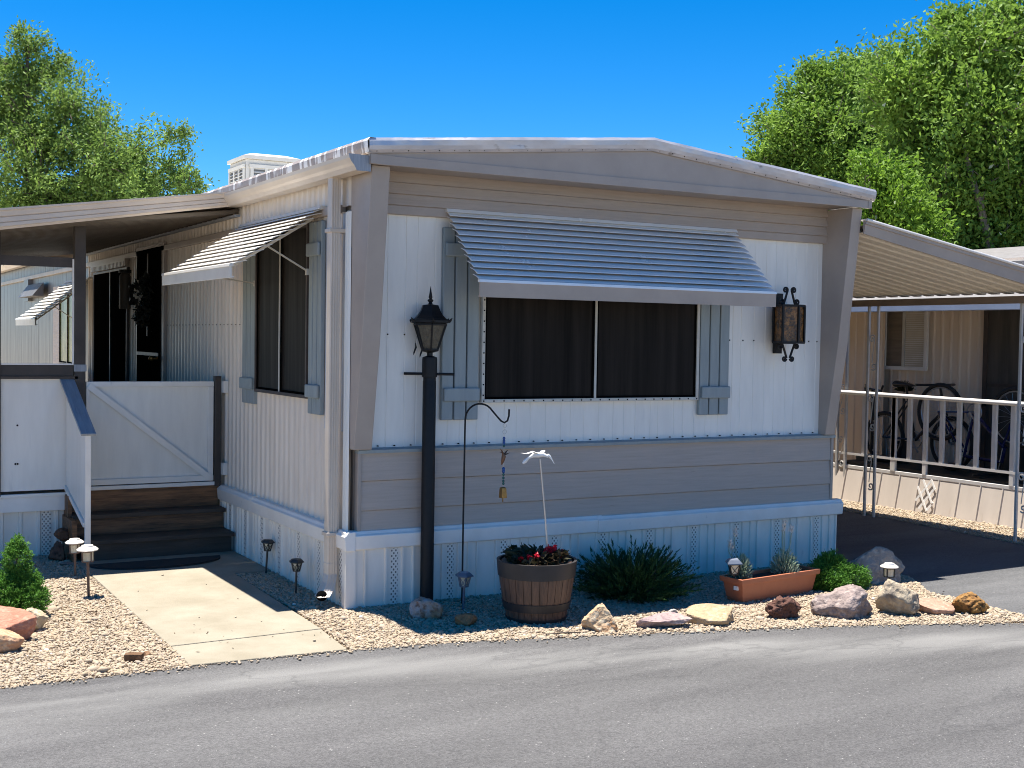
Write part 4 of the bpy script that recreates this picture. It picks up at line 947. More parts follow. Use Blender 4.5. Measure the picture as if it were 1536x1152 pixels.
# ------------------------------------------------------------------ rocks
rock_n = [0]
def rock(c, w, d, h, seed, cols, label, cuts=6, tilt=0, rough=.5, lava=False, taper=0, skew=0, planes=(), rz=-.516, z0=0.0, sub=5):
    """boulder of width w, depth d, height h above ground, faceted by cuts and roughened by noise"""
    rock_n[0] += 1; rnd = random.Random(seed)
    bm = bmesh.new(); bmesh.ops.create_icosphere(bm, subdivisions=sub, radius=1)
    pl = [(Vector(p_[:3]).normalized(), p_[3]) for p_ in planes]
    for k in range(cuts):
        v = Vector((rnd.gauss(0, 1), rnd.gauss(0, 1), rnd.gauss(0, .8))).normalized(); pl.append((v, rnd.uniform(.5, .8)))
    so = Vector((seed * 3.1, seed * 1.7, seed * .9))
    for v in bm.verts:
        p = v.co.copy()
        for n_, d_ in pl:
            t = p.dot(n_)
            if t > d_: p -= n_ * (t - d_) * .95
        q = p + so
        p *= 1 + .18 * rough * noise.noise(q * 1.6) + .11 * rough * noise.noise(q * 4) + .06 * rough * noise.noise(q * 11) + .03 * rough * noise.noise(q * 27)
        if lava: p *= 1 - .2 * max(0, noise.noise(q * 3.3)) - .14 * max(0, noise.noise(q * 7.7)) + .05 * noise.noise(q * 15)
        if taper:
            f = 1 - taper * (p.z + .8) / 1.6; p.x *= f; p.y *= f
        p.z *= 1 + skew * p.x
        v.co = p
    bm.transform(Matrix.Rotation(tilt, 4, 'Y'))
    lo = [min(v.co[i] for v in bm.verts) for i in range(3)]; hi = [max(v.co[i] for v in bm.verts) for i in range(3)]
    for v in bm.verts:
        v.co = Vector(((v.co[i] - lo[i]) / (hi[i] - lo[i]) for i in range(3)))
        v.co = Vector(((v.co.x - .5) * w, (v.co.y - .5) * d, (v.co.z * 1.16 - .16) * h))
    bm.transform(Matrix.Rotation(rz, 4, 'Z'))
    me = bpy.data.meshes.new('rock'); bm.to_mesh(me); bm.free()
    me.polygons.foreach_set('use_smooth', [True] * len(me.polygons))
    mn = 'rock_tone_%d' % rock_n[0]
    M(mn, cols[0], cols[1], scale=9, rough=.9, bump=1.0, bscale=55, spec=.2, sharp=(.40, .60), c3=cols[2], s3=30, t3=(.52, .68))
    me.materials.append(MATS[mn])
    o = bpy.data.objects.new('rock', me); COL.objects.link(o); o.location = (c[0], c[1], z0)
    return tag(o, label, 'rock', 'rocks edging the gravel')
rock((.332, -.395), .20, .15, .125, 1, ((.36, .33, .31), (.34, .20, .11), (.20, .12, .08)), 'grey and orange rock at the foot of the lamp post', 8)
rock((.449, -.667), .13, .09, .075, 2, ((.30, .16, .075), (.23, .115, .055), (.16, .09, .05)), 'small orange brown block of stone before the slate solar light', 10)
rock((1.071, -1.098), .215, .15, .160, 3, ((.48, .35, .22), (.42, .23, .115), (.56, .46, .33)), 'tan peaked rock at the road edge right of the barrel', 6, taper=.62, rough=.8)
rock((1.436, -1.198), .325, .16, .085, 4, ((.31, .225, .22), (.38, .29, .26), (.22, .155, .155)), 'low pinkish lavender slab between the peaked and yellow rocks', 9, skew=-.55, planes=((0, -.4, .9, .35),))
rock((1.739, -1.232), .285, .19, .105, 5, ((.42, .305, .185), (.35, .25, .15), (.47, .365, .245)), 'flat pale yellow sandstone slab tilted toward the road', 3, rough=.35, planes=((-.05, -.45, .89, .22), (1, -.2, 0, .62), (-.75, -.7, 0, .66), (-.8, .6, 0, .7), (.4, .9, 0, .7)))
rock((1.63, -1.02), .07, .06, .06, 25, ((.38, .35, .32), (.31, .28, .25), (.45, .42, .37)), 'small grey stone tucked behind the yellow slab', sub=4)
rock((2.222, -1.304), .22, .15, .14, 6, ((.10, .05, .038), (.14, .068, .05), (.05, .028, .022)), 'dark red lava rock in front of the terracotta planter', 2, rough=1.2, lava=True)
rock((2.569, -1.440), .375, .24, .20, 7, ((.27, .21, .19), (.18, .14, .125), (.36, .29, .26)), 'wide pinkish grey boulder in front of the small pine bush', 9, rough=.9, taper=.35)
rock((2.927, -1.520), .255, .22, .215, 8, ((.38, .31, .22), (.17, .145, .12), (.44, .37, .27)), 'tall rounded grey and tan rock at the gravel corner', 5, rough=.8, taper=.35)
rock((3.50, -.70), .54, .26, .255, 9, ((.30, .27, .24), (.21, .19, .17), (.38, .34, .29)), 'largest grey boulder half shaded beside the carport entrance', 9, rough=.7, taper=.4)
rock((3.16, -1.600), .24, .18, .085, 10, ((.42, .25, .18), (.34, .195, .135), (.47, .31, .23)), 'flat reddish slab between tall grey rock and orange lava rock', 7, skew=-.4, planes=((.1, -.3, .9, .25),))
rock((3.348, -1.690), .255, .18, .135, 11, ((.24, .12, .04), (.32, .18, .06), (.075, .04, .02)), 'orange brown knobby lava rock last on the right', 2, rough=1.25, lava=True)
rock((-1.900, .05), .33, .22, .185, 12, ((.44, .20, .135), (.37, .16, .105), (.49, .27, .19)), 'red sandstone slab at the left edge of the picture', 4, rough=.4, planes=((.25, -.35, .9, .3), (.9, -.4, 0, .6)))
rock((-1.715, .24), .14, .12, .13, 13, ((.46, .37, .25), (.40, .31, .2), (.52, .43, .32)), 'tan stone between the red slab and the dwarf spruce', 8)
rock((-1.930, -.14), .24, .16, .12, 14, ((.46, .31, .19), (.42, .235, .14), (.52, .39, .27)), 'orange tan rock in front of the red sandstone slab', 6)
rock((-1.381, -.639), .088, .055, .045, 15, ((.15, .085, .045), (.10, .055, .032), (.2, .12, .07)), 'dark brown flat stone alone in the left gravel', 3, planes=((0, 0, 1, .4), (0, -1, 0, .4), (1, 0, 0, .6), (-1, 0, 0, .6)), rough=.3, sub=4)
rock((-1.308, -.585), .04, .035, .034, 16, ((.24, .14, .08), (.2, .11, .06), (.28, .17, .1)), 'tiny brown stone beside the dark flat stone', sub=4)
rock((-1.235, 2.36), .125, .10, .15, 17, ((.10, .055, .04), (.16, .09, .06), (.05, .03, .022)), 'brown stone standing beside the left end of the steps', 6, rough=.9, taper=.3)
rock((-1.20, 2.38), .12, .10, .085, 18, ((.14, .075, .045), (.09, .05, .032), (.18, .1, .07)), 'brown stone balanced on the standing stone beside the steps', 6, rough=.9, z0=.150)
rock((-1.20, 2.14), .13, .07, .03, 19, ((.2, .17, .14), (.15, .12, .1), (.25, .21, .17)), 'low grey brown chip of stone in front of the stacked stones', sub=4)
rock((2.02, -1.06), .07, .055, .04, 20, ((.46, .39, .28), (.40, .33, .23), (.52, .44, .33)), 'small pale stone at the left foot of the terracotta planter', sub=4)
b = MB(); b.tube([(.82, -1.02, .02), (.85, -1.10, .012), (.88, -1.17, .012)], .003, 5); b.tube([(.72, -1.09, .018), (.84, -1.11, .02), (.97, -1.14, .014)], .004, 5)
tag(b.build('twig', 'bark', None, loc=(.85, -1.1, .01)), 'thin brown twig lying at the gravel edge right of the barrel', 'twig')

n = 420; Q = []
for k in range(n):
    cx_, cy_, r_ = random.choice(((1.78, -.55, .32), (3.12, -.9, .22), (-1.70, .55, .25), (2.9, -1.2, .35), (.9, -.8, .35), (-1.6, -.3, .5), (.3, -.5, .4)))
    Q.append((random.gauss(cx_, r_), random.gauss(cy_, r_ * .5), .014 + random.random() * .01))
Q = np.array(Q); Q = Q[(Q[:, 1] < -.03) | (Q[:, 0] < -1.2)]; Q = Q[Q[:, 1] > np.interp(Q[:, 0], [e[0] for e in EDGE], [e[1] for e in EDGE]) + .02]
Dl = RNG.normal(size=(len(Q), 3)) * [1, 1, .15]
lt_ = np_mesh('fallen_leaves', *cards(Q, Dl, .022, .006), 'dead_leaf'); lt_['kind'] = 'stuff'

# garden stakes by the left skirting
b = MB(); b.tube([(-1.66, 2.35, 0), (-1.80, 2.52, .55)], .006, 6); b.tube([(-1.69, 2.30, 0), (-1.86, 2.50, .52)], .006, 6); b.tube([(-1.66, 2.35, .004), (-1.69, 2.3, .004)], .006, 6)
tag(b.build('metal_stand', 'black_iron', None, loc=(-1.67, 2.33, 0)), 'thin black metal stand leaning on the porch skirting at the far left', 'stand')

# ------------------------------------------------------------------ carport
CP = thing('carport', 'carport roof of tan ribbed metal attached to the right side of the house', 'carport', (5, 1, 0))
zc = lambda x: 2.425 - .170 * (x - 3.87)
b = MB(); ys, hs = [], []; y = -.26
while y < 11:
    ys += [y, y + .075, y + .088, y + .118, y + .131]; hs += [0, 0, .034, .034, 0]; y += .142
b.strip([(3.84, yy, zc(3.84) + h) for yy, h in zip(ys, hs)], [(5.99, yy, zc(5.99) + h) for yy, h in zip(ys, hs)])
b.strip([(3.84, yy, zc(3.84) + .05) for yy in (-.26, 11)], [(5.99, yy, zc(5.99) + .05) for yy in (-.26, 11)]); b.build('roof', 'carport_sheet', CP)
b = MB(); n = 5; prof = [(0, -.012), (-.012, -.012), (-.02, .06), (-.03, .066), (-.03, .095), (0, .095)]; n = len(prof)
vs = [(3.84, -.255 + d, zc(3.84) + h * .9) for d, h in prof] + [(6.25, -.255 + d, zc(6.25) + h * 1.25) for d, h in prof]
b.add(vs, [tuple(range(n)), tuple(range(2 * n - 1, n - 1, -1))] + [(i, (i + 1) % n, n + (i + 1) % n, n + i) for i in range(n)]); b.build('fascia', 'taupe', CP)
b = MB(); vs = [(3.84, -.285, zc(3.84) + .088), (6.25, -.285, zc(6.25) + .12), (6.25, -.2, zc(6.25) + .125), (3.84, -.2, zc(3.84) + .093)]
b.add(vs + [(x, y, z + .006) for x, y, z in vs], [(0, 1, 5, 4), (1, 2, 6, 5), (2, 3, 7, 6), (3, 0, 4, 7), (4, 5, 6, 7), (0, 3, 2, 1)]); b.build('fascia_cap', 'nb_white', CP)
b = MB(); b.tube([(3.84, -.292, zc(3.84) + .088), (6.25, -.292, zc(6.25) + .122)], .011, 8); b.build('fascia_lip', 'nb_white', CP, smooth=True)
b = MB(); b.box(5.925, 5.99, -.2, 11, 1.985, 2.045); b.build('beam', 'carport_beam', CP)
for y0, dz in ((-.06, 0), (1.64, 0), (5.2, 0), (8.8, 0)):
    b = MB(); w = .022
    for y in (y0, y0 + .118): b.box(5.97 - w / 2, 5.97 + w / 2, y - w / 2, y + w / 2, -.02, 1.985)
    p_ = b.build('post', 'post_cream', CP, bevel=.002)
    b = MB(); yc = y0 + .059
    for zb in (.42, .98, 1.55):
        for s in (-1, 1):
            b.tube(scroll((5.97, yc + s * .012, zb + s * .13), .038, 1.15, 'yz', -1, start=(PI * .75 if s > 0 else -PI * .25)), .0068, 6)
        b.tube([(5.97, yc + .050, zb - .2), (5.97, yc + .050, zb + .2)], .003, 5)
        b.tube([(5.97, yc - .012 - .026 * .3 + .03, zb - .095), (5.97, yc, zb), (5.97, yc - .02, zb + .155)], .0045, 6)
    b.build('scrollwork', 'post_cream', p_, smooth=True)

# ------------------------------------------------------------------ neighbouring home with raised deck
N = thing('neighbor_house', 'tan ribbed neighbouring mobile home behind the carport with a shaded deck', 'mobile home', (8, 3, 0))
b = MB(); b.box(7.56, 11.6, -3, 16, .1, 2.5); b.build('wall_core', 'nb_siding', N)
b = MB(); us, ds = rib_profile(-3, 16, .115, .05, .010, .016); profile_strip(b, us, ds, lambda u, d, z: (7.5 + d, u, z), .3, 2.45); b.build('wall', 'nb_siding', N)
b = MB(); b.py([(6.60, 1.985), (6.60, 2.045), (7.45, 2.26), (7.46, 2.46), (9.6, 2.80), (11.8, 2.5), (11.8, 2.44), (7.6, 2.2)], -3, 16); b.build('roof', 'nb_roof', N)
b = MB(); b.add([(6.64, -3, 1.98), (7.49, -3, 2.17), (7.49, 16, 2.17), (6.64, 16, 1.98)], [(0, 1, 2, 3)]); b.build('deck_bounce_sheet', 'nb_white', N)  # white sheet added under the roof to bounce light onto the wall
b = MB(); b.box(6.57, 6.63, -3, 16, 1.955, 2.03); b.build('gutter', 'nb_gutter_sky_tint', N, bevel=.006)
b = MB(); b.box(6.70, 7.5, -3, 2.93, .33, .395); b.build('deck_floor', 'wood_black', N)
b = MB(); us, ds = rib_profile(-3, 2.93, .245, .016, .012, .004); profile_strip(b, us, ds, lambda u, d, z: (6.61 + .07 * z / .34 + d, u, z), -.02, .34); b.box(6.73, 7.5, 2.9, 2.93, 0, .33); b.build('deck_skirting', 'nb_skirt', N)  # skirt flare is invented: foot leans out to catch direct sun
b = MB(); b.box(6.675, 6.75, -3, 2.95, .335, .372); b.box(6.695, 6.75, -3, 2.95, .31, .336); b.build('deck_trim', 'nb_white', N, bevel=.004)
b = MB(); us, ds = rib_profile(2.93, 9, .125, .062, .012, .01); profile_strip(b, us, ds, lambda u, d, z: (7.4 + d, u, z), 0, 2.3); b.build('side_extension', 'nb_siding', N)
nw = MB(); nw.box(7.465, 7.489, 2.40, 2.985, 1.375, 2.0)
for q_ in ((2.385, 2.425, 1.36, 2.01), (2.957, 2.997, 1.36, 2.01), (2.425, 2.957, 1.36, 1.397), (2.425, 2.957, 1.983, 2.01)): nw.box(7.44, 7.4649, *q_)
NW = nw.build('window', 'nb_white', N)
b = MB(); b.box(7.455, 7.464, 2.735, 2.955, 1.40, 1.98); b.build('pane', 'screen_tan', NW)
b = MB()
for k in range(26): b.px([(2.43, 1.40 + k * .0225), (2.43, 1.40 + k * .0225 + .016), (2.69, 1.40 + k * .0225 + .016), (2.69, 1.40 + k * .0225)], 7.455, 7.463)
b.build('blinds', 'blind_cream', NW)
b = MB(); b.box(7.445, 7.464, 2.698, 2.728, 1.38, 1.99); b.build('mullion', 'frame_cream', NW)
nd_ = MB(); nd_.box(7.45, 7.485, .75, 1.665, .395, 2.15); ND = nd_.build('screen_door', 'screen_grey', N)
b = MB(); b.box(7.44, 7.449, .77, 1.645, 1.23, 1.26); b.box(7.435, 7.449, 1.61, 1.66, .4, 2.15); b.build('door_frame', 'frame_brown', ND)
b = MB(); b.box(7.40, 7.434, 1.60, 1.63, 1.03, 1.1); b.build('handle', 'black_iron', ND)
for y in (2.74, 2.86):
    b = MB(); b.box(6.66, 6.685, y - .013, y + .013, .0, 1.96); b.build('post', 'post_cream', N, bevel=.002)
b = MB()
for zb in (.5, 1.05, 1.6):
    for s in (-1, 1): b.tube(scroll((6.672, 2.80 + s * .01, zb + s * .12), .038, 1.15, 'yz', -1, start=(PI * .75 if s > 0 else -PI * .25)), .0068, 6)
    b.tube([(6.672, 2.83, zb - .09), (6.672, 2.80, zb), (6.672, 2.77, zb + .09)], .0045, 6); b.tube([(6.672, 2.84, zb - .28), (6.672, 2.84, zb + .28)], .003, 5); b.tube([(6.672, 2.84, zb), (6.672, 2.80, zb)], .003, 5)
b.build('scrollwork', 'post_cream', N, smooth=True)

RL = thing('deck_railing', 'white metal railing with square balusters along the neighbour deck', 'railing', (6.68, 1, .37))
b = MB(); b.tube([(6.638, -3, 1.100), (6.638, 2.93, 1.128)], .022, 10); b.build('top_rail', 'nb_white', RL, smooth=True)
b = MB(); b.box(6.67, 6.70, -3, 2.93, .478, .502); b.build('bottom_rail', 'nb_white', RL)
for k in range(24):
    y = 2.49 - k * .2015; lo = .37 if k % 5 == 4 else .50
    if k == 1: continue
    b = MB(); b.box(6.672, 6.700, y - .022, y + .022, lo, 1.10); b.build('baluster', 'nb_white', RL)
b = MB(); b.box(6.672, 6.700, 2.088 - .03, 2.088 + .03, .37, 1.1); b.build('rail_post', 'nb_white', RL)

# lattice offcut against the skirting
LT = MB()
for k in range(-3, 5):
    for s in (-1, 1):
        c0_ = k * .105 - .05; pts = []
        for t in np.linspace(-.4, .4, 81):
            y, z = 1.62 + c0_ + t * .72, .185 + s * t
            if abs(y - 1.62) < .118 and .02 < z < .345 and abs(y - 1.62) / .15 + abs(z - .185) / .24 < 1.0: pts.append((6.592 + .07 * z / .34 - (.005 if s > 0 else 0), y, z))
        if len(pts) > 6: LT.bar(pts[0], pts[-1], .022, .004, (1, 0, 0))
tag(LT.build('lattice_panel', 'nb_white', None, loc=(6.65, 1.62, 0)), 'small white lattice piece leaning on the neighbour deck skirting', 'lattice')

# bicycles on the deck
def wheel(o, cx_, cy_, cz_, R):
    b = MB(); b.torus((cx_, cy_, cz_), R, .020, 'x', 40, 8); w = b.build('wheel', 'rubber', o, smooth=True)
    b = MB(); b.torus((cx_, cy_, cz_), R - .028, .008, 'x', 40, 6); b.build('rim', 'steel', w, smooth=True)
    b = MB()
    for k in range(18):
        t = 2 * PI * k / 18; b.tube([(cx_ + (.015 if k % 2 else -.015), cy_, cz_), (cx_, cy_ + (R - .03) * math.cos(t), cz_ + (R - .03) * math.sin(t))], .0012, 4)
    b.tube([(cx_ - .03, cy_, cz_), (cx_ + .03, cy_, cz_)], .014, 8); b.build('spokes', 'steel', w)
def bicycle(x, y, z, R, mat, label, up=1):
    o = thing('bicycle', label, 'bicycle', (x, y, z), 'bicycles stored on the neighbour deck')
    # built upright along y, or turned over on saddle and bars
    f = (lambda dy, h: (x, y + dy, z + h)) if up > 0 else (lambda dy, h: (x, y + dy, z + .86 - h))
    wheel(o, *f(-.44, R), R - .02); wheel(o, *f(.44, R), R - .02)
    b = MB(); bb, st_, hd, hl = f(.03, .27), f(.14, .70), f(-.30, .72), f(-.33, .58)
    for p0, p1, r in ((bb, st_, .016), (st_, hd, .016), (bb, hl, .019), (hd, hl, .02)): b.tube([p0, p1], r, 8)
    for s in (-.03, .03):
        q = lambda p_: (p_[0] + s, p_[1], p_[2])
        b.tube([q(bb), q(f(.44, R))], .010, 6); b.tube([q(f(.13, .66)), q(f(.44, R))], .009, 6); b.tube([q(hl), q(f(-.44, R))], .011, 6)
    b.build('frame', mat, o, smooth=True)
    b = MB(); h0 = f(-.27, .84); b.tube([hd, h0], .014, 8); b.tube([(h0[0] - .28, h0[1] + .06, h0[2]), (h0[0] - .1, h0[1], h0[2]), (h0[0] + .1, h0[1], h0[2]), (h0[0] + .28, h0[1] + .06, h0[2])], .012, 8); b.build('handlebar', 'bike_black', o, smooth=True)
    b = MB(); s0 = f(.17, .82); b.tube([st_, s0], .013, 8); b.tube([(s0[0], s0[1] - .12, s0[2]), (s0[0], s0[1], s0[2] + .01), (s0[0], s0[1] + .12, s0[2] + .01)], [.02, .04, .07], 10, .5); b.build('saddle', 'bike_black', o, smooth=True)
    b = MB(); b.torus(bb, .085, .008, 'x', 24, 6); b.tube([(bb[0] - .06, bb[1], bb[2]), (bb[0] + .06, bb[1], bb[2])], .015, 8); b.tube([(bb[0] + .06, bb[1], bb[2]), (bb[0] + .06, bb[1] + .1, bb[2] + .12)], .01, 6); b.tube([(bb[0] - .06, bb[1], bb[2]), (bb[0] - .06, bb[1] - .1, bb[2] - .12)], .01, 6); b.build('crankset', 'steel', o, smooth=True)
    return o
bicycle(7.0, 1.35, .40, .29, 'bike_blue', 'blue framed bicycle turned upside down with its big wheel above the railing', up=-1)
bicycle(7.05, 2.12, .395, .27, 'bike_black', 'black bicycle standing upright behind the left balusters')
b = MB(); b.tube([(7.05, 2.84, .98), (7.02, 2.82, 1.17), (7.0, 2.79, 1.20)], .012, 6); b.tube([(7.05, 2.62, 1.14), (7.05, 2.84, 1.16)], .014, 6); b.tube([(7.05, 2.74, .395), (7.05, 2.74, 1.15)], .02, 8); b.tube([(7.05, 2.60, 1.2), (7.05, 2.63, 1.13)], .012, 6); b.box(6.95, 7.15, 2.62, 2.86, .395, .46)
tag(b.build('scooter', 'bike_black', None, loc=(7.05, 2.74, .395)), 'black handlebar scooter at the left end of the deck', 'scooter')
pp = thing('potted_plant', 'small dark spiky potted plant behind the deck railing', 'plant', (7.2, 2.45, .395))
b = MB(); b.lathe([(.07, .395), (.10, .62), (.09, .62), (.085, .60)], (7.2, 2.45, 0), 14); b.build('pot', 'barrel_band', pp)
n = 160; a = RNG.uniform(0, 2 * PI, n); el = RNG.uniform(.2, 1.5, n); D = np.column_stack([np.cos(a) * np.cos(el), np.sin(a) * np.cos(el), np.sin(el)])
b = MB(); b.tube([(7.2, 2.45, .6), (7.2, 2.45, 1.12)], .015, 6); b.build('stem', 'bark', pp)
np_mesh('leaves', *cards(np.array([7.2, 2.45, 1.14]) + D * .06, D, .12, .02), 'leaf_dark', pp)
BXs = [(7.1, .62, .395, .34, .26, .3, .4), (7.3, .92, .395, .2, .4, .42, -.1)]
for k, (x, y, z, w_, d_, h_, r_) in enumerate(BXs):
    o = thing('storage_box', ['dark storage box at the right of the deck behind the bicycles', 'taller dark storage box against the neighbour screen door'][k], 'box', (x, y, z))
    b = MB(); b.box(x - w_ / 2, x + w_ / 2, y - d_ / 2, y + d_ / 2, z, z + h_); b.build('body', 'screen_grey', o, bevel=.01)
    b = MB(); b.box(x - w_ / 2 - .01, x + w_ / 2 + .01, y - d_ / 2 - .01, y + d_ / 2 + .01, z + h_ + .001, z + h_ + .03); b.build('lid', 'black_iron', o, bevel=.006)
    o.rotation_euler = (0, 0, r_)

# ------------------------------------------------------------------ trees
CAM = Vector((-2.800, -6.871, 1.62))
yaw, pit, rol = .51649, -.03551, .01565
cy, sy, cp, sp = math.cos(yaw), math.sin(yaw), math.cos(pit), math.sin(pit)
FW = Vector((sy * cp, cy * cp, sp)); r0 = Vector((cy, -sy, 0)); u0 = r0.cross(FW)
RT = r0 * math.cos(rol) + u0 * math.sin(rol); UP = u0 * math.cos(rol) - r0 * math.sin(rol)
FOC = 1876.5
def sight(x, y, dist): return CAM + (FW + RT * ((x - 768) / FOC) - UP * ((y - 576) / FOC)) * dist

def tree(name, base, blobs, n, leaf, mat, label, trunk_r, bark='bark', up=.1, airy=.0, sprays=0, width=.45, shell=.55):
    """blobs: crown masses (centre, radius); leaves gather in small clumps on twigs through each mass"""
    o = thing(name, label, 'tree', base, 'trees behind the homes')
    base = Vector(base); tot = sum(r ** 2 for _, r in blobs); Ps, Ds = [], []
    br = MB(); cz = min(c.z - r for c, r in blobs); top = max(blobs, key=lambda q: q[0].z)[0]
    fork = Vector((base.x, base.y, max(1.0, cz * .6)))
    axis = [base, fork, fork.lerp(top, .35) + Vector((.1, 0, 0)), fork.lerp(top, .7), top]
    br.tube(axis, [trunk_r * 1.2, trunk_r, trunk_r * .72, trunk_r * .45, trunk_r * .12], 9)
    for c, r in blobs:
        t = min(.8, max(.05, (c.z - fork.z) / max(.1, top.z - fork.z) * .7)); s = fork.lerp(top, t)
        mid = s.lerp(c, .55) + Vector((random.uniform(-.1, .1), random.uniform(-.1, .1), -.12 * r))
        rr = trunk_r * .32
        br.tube([s, mid, c, c + (c - s).normalized() * r * .6], [rr, rr * .7, rr * .4, rr * .1], 6)
        k = max(6, int(n * r ** 2 / tot / 43))
        for j in range(k):
            u = Vector((random.gauss(0, 1), random.gauss(0, 1), random.gauss(0, 1))).normalized()
            rad = r * (shell + (1 - shell) * random.random()) * (1 + .5 * noise.noise(u * 2.2 + c) + .28 * noise.noise(u * 5 + c)) * (random.uniform(.5, 1.0) if random.random() < .35 else 1)
            q = c + u * rad
            if j % 7 == 0: br.tube([c.lerp(q, .2), c.lerp(q, .65) + Vector((0, 0, .03)), q], [.018, .010, .004], 4)
            m = random.randint(26, 60); sd = leaf * random.uniform(1.7, 3.2)
            tdir = (u + Vector((random.gauss(0, .4), random.gauss(0, .4), random.gauss(0, .4)))).normalized()
            tt = RNG.uniform(-1, 1, m)
            Ps.append(np.array(q) + np.outer(tt, np.array(tdir)) * sd * 1.5 + RNG.normal(0, sd * .42, (m, 3)))
            Ds.append(np.array(tdir) * .8 + [0, 0, -.25 + up] + RNG.normal(0, .6, (m, 3)))
    for j in range(sprays):   # thin sprays that break the outline
        c, r = random.choice(blobs); u = Vector((random.gauss(0, 1), random.gauss(0, 1), abs(random.gauss(0, .7)))).normalized()
        a = c + u * r * .9; e = c + u * r * random.uniform(1.1, 1.35) + Vector((0, 0, .06)); br.tube([a, e], [.009, .003], 4)
        m = 34; t = RNG.uniform(0, 1.05, m)
        Ps.append(np.array(a) + np.outer(t, np.array(e - a)) + RNG.normal(0, leaf * .8, (m, 3))); Ds.append(np.array(u) + RNG.normal(0, .8, (m, 3)))
    P, D = np.vstack(Ps), np.vstack(Ds)
    V, F = cards(P, D, leaf, leaf * width)
    np_mesh('crown', V, F, mat, o); br.build('trunk', bark, o, smooth=True)
    return o
def blobset(lst, dist): return [(sight(x, y, dist + dz), r / FOC * dist) for x, y, r, dz in lst]
D1 = 19.0
BL = [(42, 70, 24, 0), (48, 118, 42, .1), (100, 165, 45, -.3), (20, 175, 55, .3), (70, 215, 70, 0), (140, 205, 42, .4), (150, 250, 62, -.5), (205, 235, 42, -.2), (225, 278, 42, .2), (270, 262, 26, .4), (285, 285, 22, 0), (60, 290, 85, -.4), (150, 310, 70, .5), (-50, 160, 80, .2), (-60, 260, 100, .1), (265, 205, 14, .2), (15, 130, 28, .4), (90, 110, 20, .2), (205, 300, 50, -.4), (-120, 330, 90, 0), (120, 340, 80, 0)]
tb = sight(40, 300, D1); tree('elm_tree', (tb.x, tb.y, -.04), blobset(BL, D1), 80000, .068, 'leaf_left', 'airy mid green tree with a pointed top rising behind the porch roof', .09, up=.0, sprays=260, width=.42, shell=.3)
D2 = 17.0
BRT = [(1400, 105, 58, .2), (1455, 80, 60, -.3), (1515, 70, 58, .2), (1580, 70, 70, 0), (1350, 135, 50, -.2), (1380, 200, 80, .1), (1470, 180, 85, -.5), (1560, 180, 90, .1), (1420, 290, 90, -.2), (1520, 290, 90, -.3), (1610, 280, 100, 0), (1480, 360, 70, -.2), (1560, 370, 80, 0), (1495, 30, 18, 0), (1430, 45, 22, 0), (1650, 150, 100, 0)]
tb = sight(1490, 400, D2); at1 = tree('ash_tree', (tb.x, tb.y, -.04), blobset(BRT, D2), 90000, .082, 'leaf_right', 'big dense green tree standing at the right picture edge above the carport', .17, 'bark_light', sprays=220, width=.5, shell=.62)
b = MB(); b.tube([(tb.x, tb.y, .3), sight(1487, 380, D2 - .62), sight(1470, 305, D2 - .72), sight(1452, 245, D2 - .7), sight(1440, 170, D2 - .4), sight(1450, 120, D2 - .3)], [.07, .055, .045, .034, .02, .008], 8)
b.tube([sight(1470, 305, D2 - .72), sight(1500, 240, D2 - .6), sight(1515, 170, D2 - .4)], [.022, .014, .006], 7); b.build('limb', 'bark_light', at1, smooth=True)
D3 = 20.5
BM = [(1185, 205, 48, 0), (1215, 160, 45, .2), (1265, 145, 48, -.2), (1310, 125, 42, .3), (1240, 215, 65, -.3), (1310, 200, 70, .2), (1200, 265, 60, .1), (1270, 290, 80, -.2), (1345, 270, 75, 0), (1150, 245, 24, 0), (1170, 280, 45, .1), (1220, 120, 20, 0), (1330, 340, 90, 0)]
tb = sight(1260, 420, D3); tree('ash_tree', (tb.x, tb.y, -.04), blobset(BM, D3), 80000, .080, 'leaf_right', 'dense rounded green tree rising behind the right roof slope', .16, 'bark_light', sprays=200, width=.5, shell=.62)
D4 = 14.5
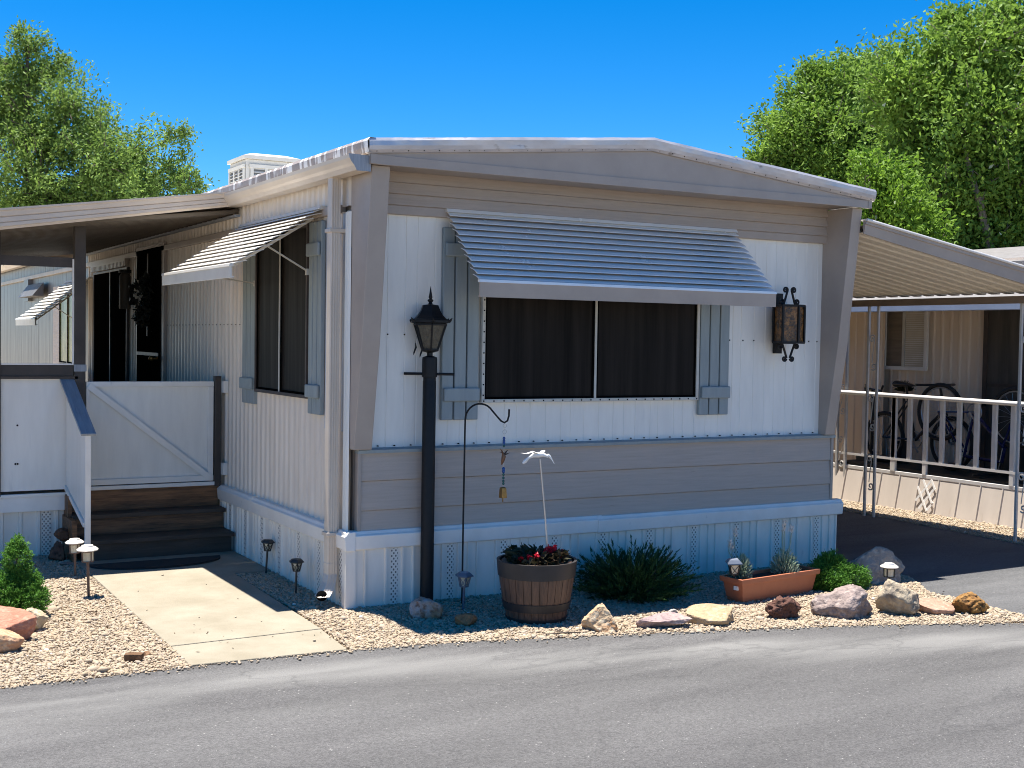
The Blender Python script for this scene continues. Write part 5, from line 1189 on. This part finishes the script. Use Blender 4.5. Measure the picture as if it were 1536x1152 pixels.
BB = [(1330, 270, 32, 0), (1312, 310, 36, .1), (1350, 320, 36, -.2), (1380, 345, 32, .1), (1310, 355, 40, .2), (1345, 365, 36, 0), (1395, 370, 22, 0), (1300, 250, 16, 0), (1365, 290, 18, .1)]
tb = sight(1345, 420, D4); tree('young_tree', (tb.x, tb.y, -.04), blobset(BB, D4), 10000, .066, 'leaf_lime', 'small lime green young tree in front of the darker trees above the carport', .05, 'bark_light', sprays=50, width=.5, shell=.3)

# ------------------------------------------------------------------ camera, sun, sky
cam = bpy.data.cameras.new('camera'); co = bpy.data.objects.new('camera', cam); COL.objects.link(co)
cam.sensor_width = 36; cam.lens = 36 * FOC / 1536; cam.clip_end = 2000
Mc = Matrix((RT, UP, -FW)).transposed().to_4x4(); Mc.translation = CAM; co.matrix_world = Mc
SC.camera = co
sd = Vector((-.09, .19, 1.0)).normalized()
sl = bpy.data.lights.new('sun', 'SUN'); sl.energy = 5.0; sl.angle = math.radians(.5); sl.color = (1.0, .955, .88)
so_ = bpy.data.objects.new('sun', sl); COL.objects.link(so_); so_.rotation_euler = sd.to_track_quat('Z', 'Y').to_euler()
w = bpy.data.worlds.new('World'); SC.world = w; w.use_nodes = True
nt = w.node_tree; nt.nodes.clear(); L = nt.links.new
out = nd(nt, 'ShaderNodeOutputWorld'); bg = nd(nt, 'ShaderNodeBackground'); sk = nd(nt, 'ShaderNodeTexSky', sky_type='NISHITA')
sk.sun_disc = False; sk.sun_elevation = math.asin(sd.z); sk.sun_rotation = math.atan2(sd.x, sd.y)
sk.altitude = 1500; sk.air_density = .8; sk.dust_density = .0; sk.ozone_density = 5.0
hs_ = nd(nt, 'ShaderNodeHueSaturation'); hs_.inputs['Saturation'].default_value = 1.375; hs_.inputs['Value'].default_value = 1.0
L(sk.outputs[0], hs_.inputs['Color']); L(hs_.outputs[0], bg.inputs[0]); bg.inputs[1].default_value = .084; L(bg.outputs[0], out.inputs[0])
SC.cycles.filter_width = 1.0
SC.view_settings.view_transform = 'Standard'; SC.view_settings.look = 'None'; SC.view_settings.exposure = 1.25; SC.view_settings.gamma = 1
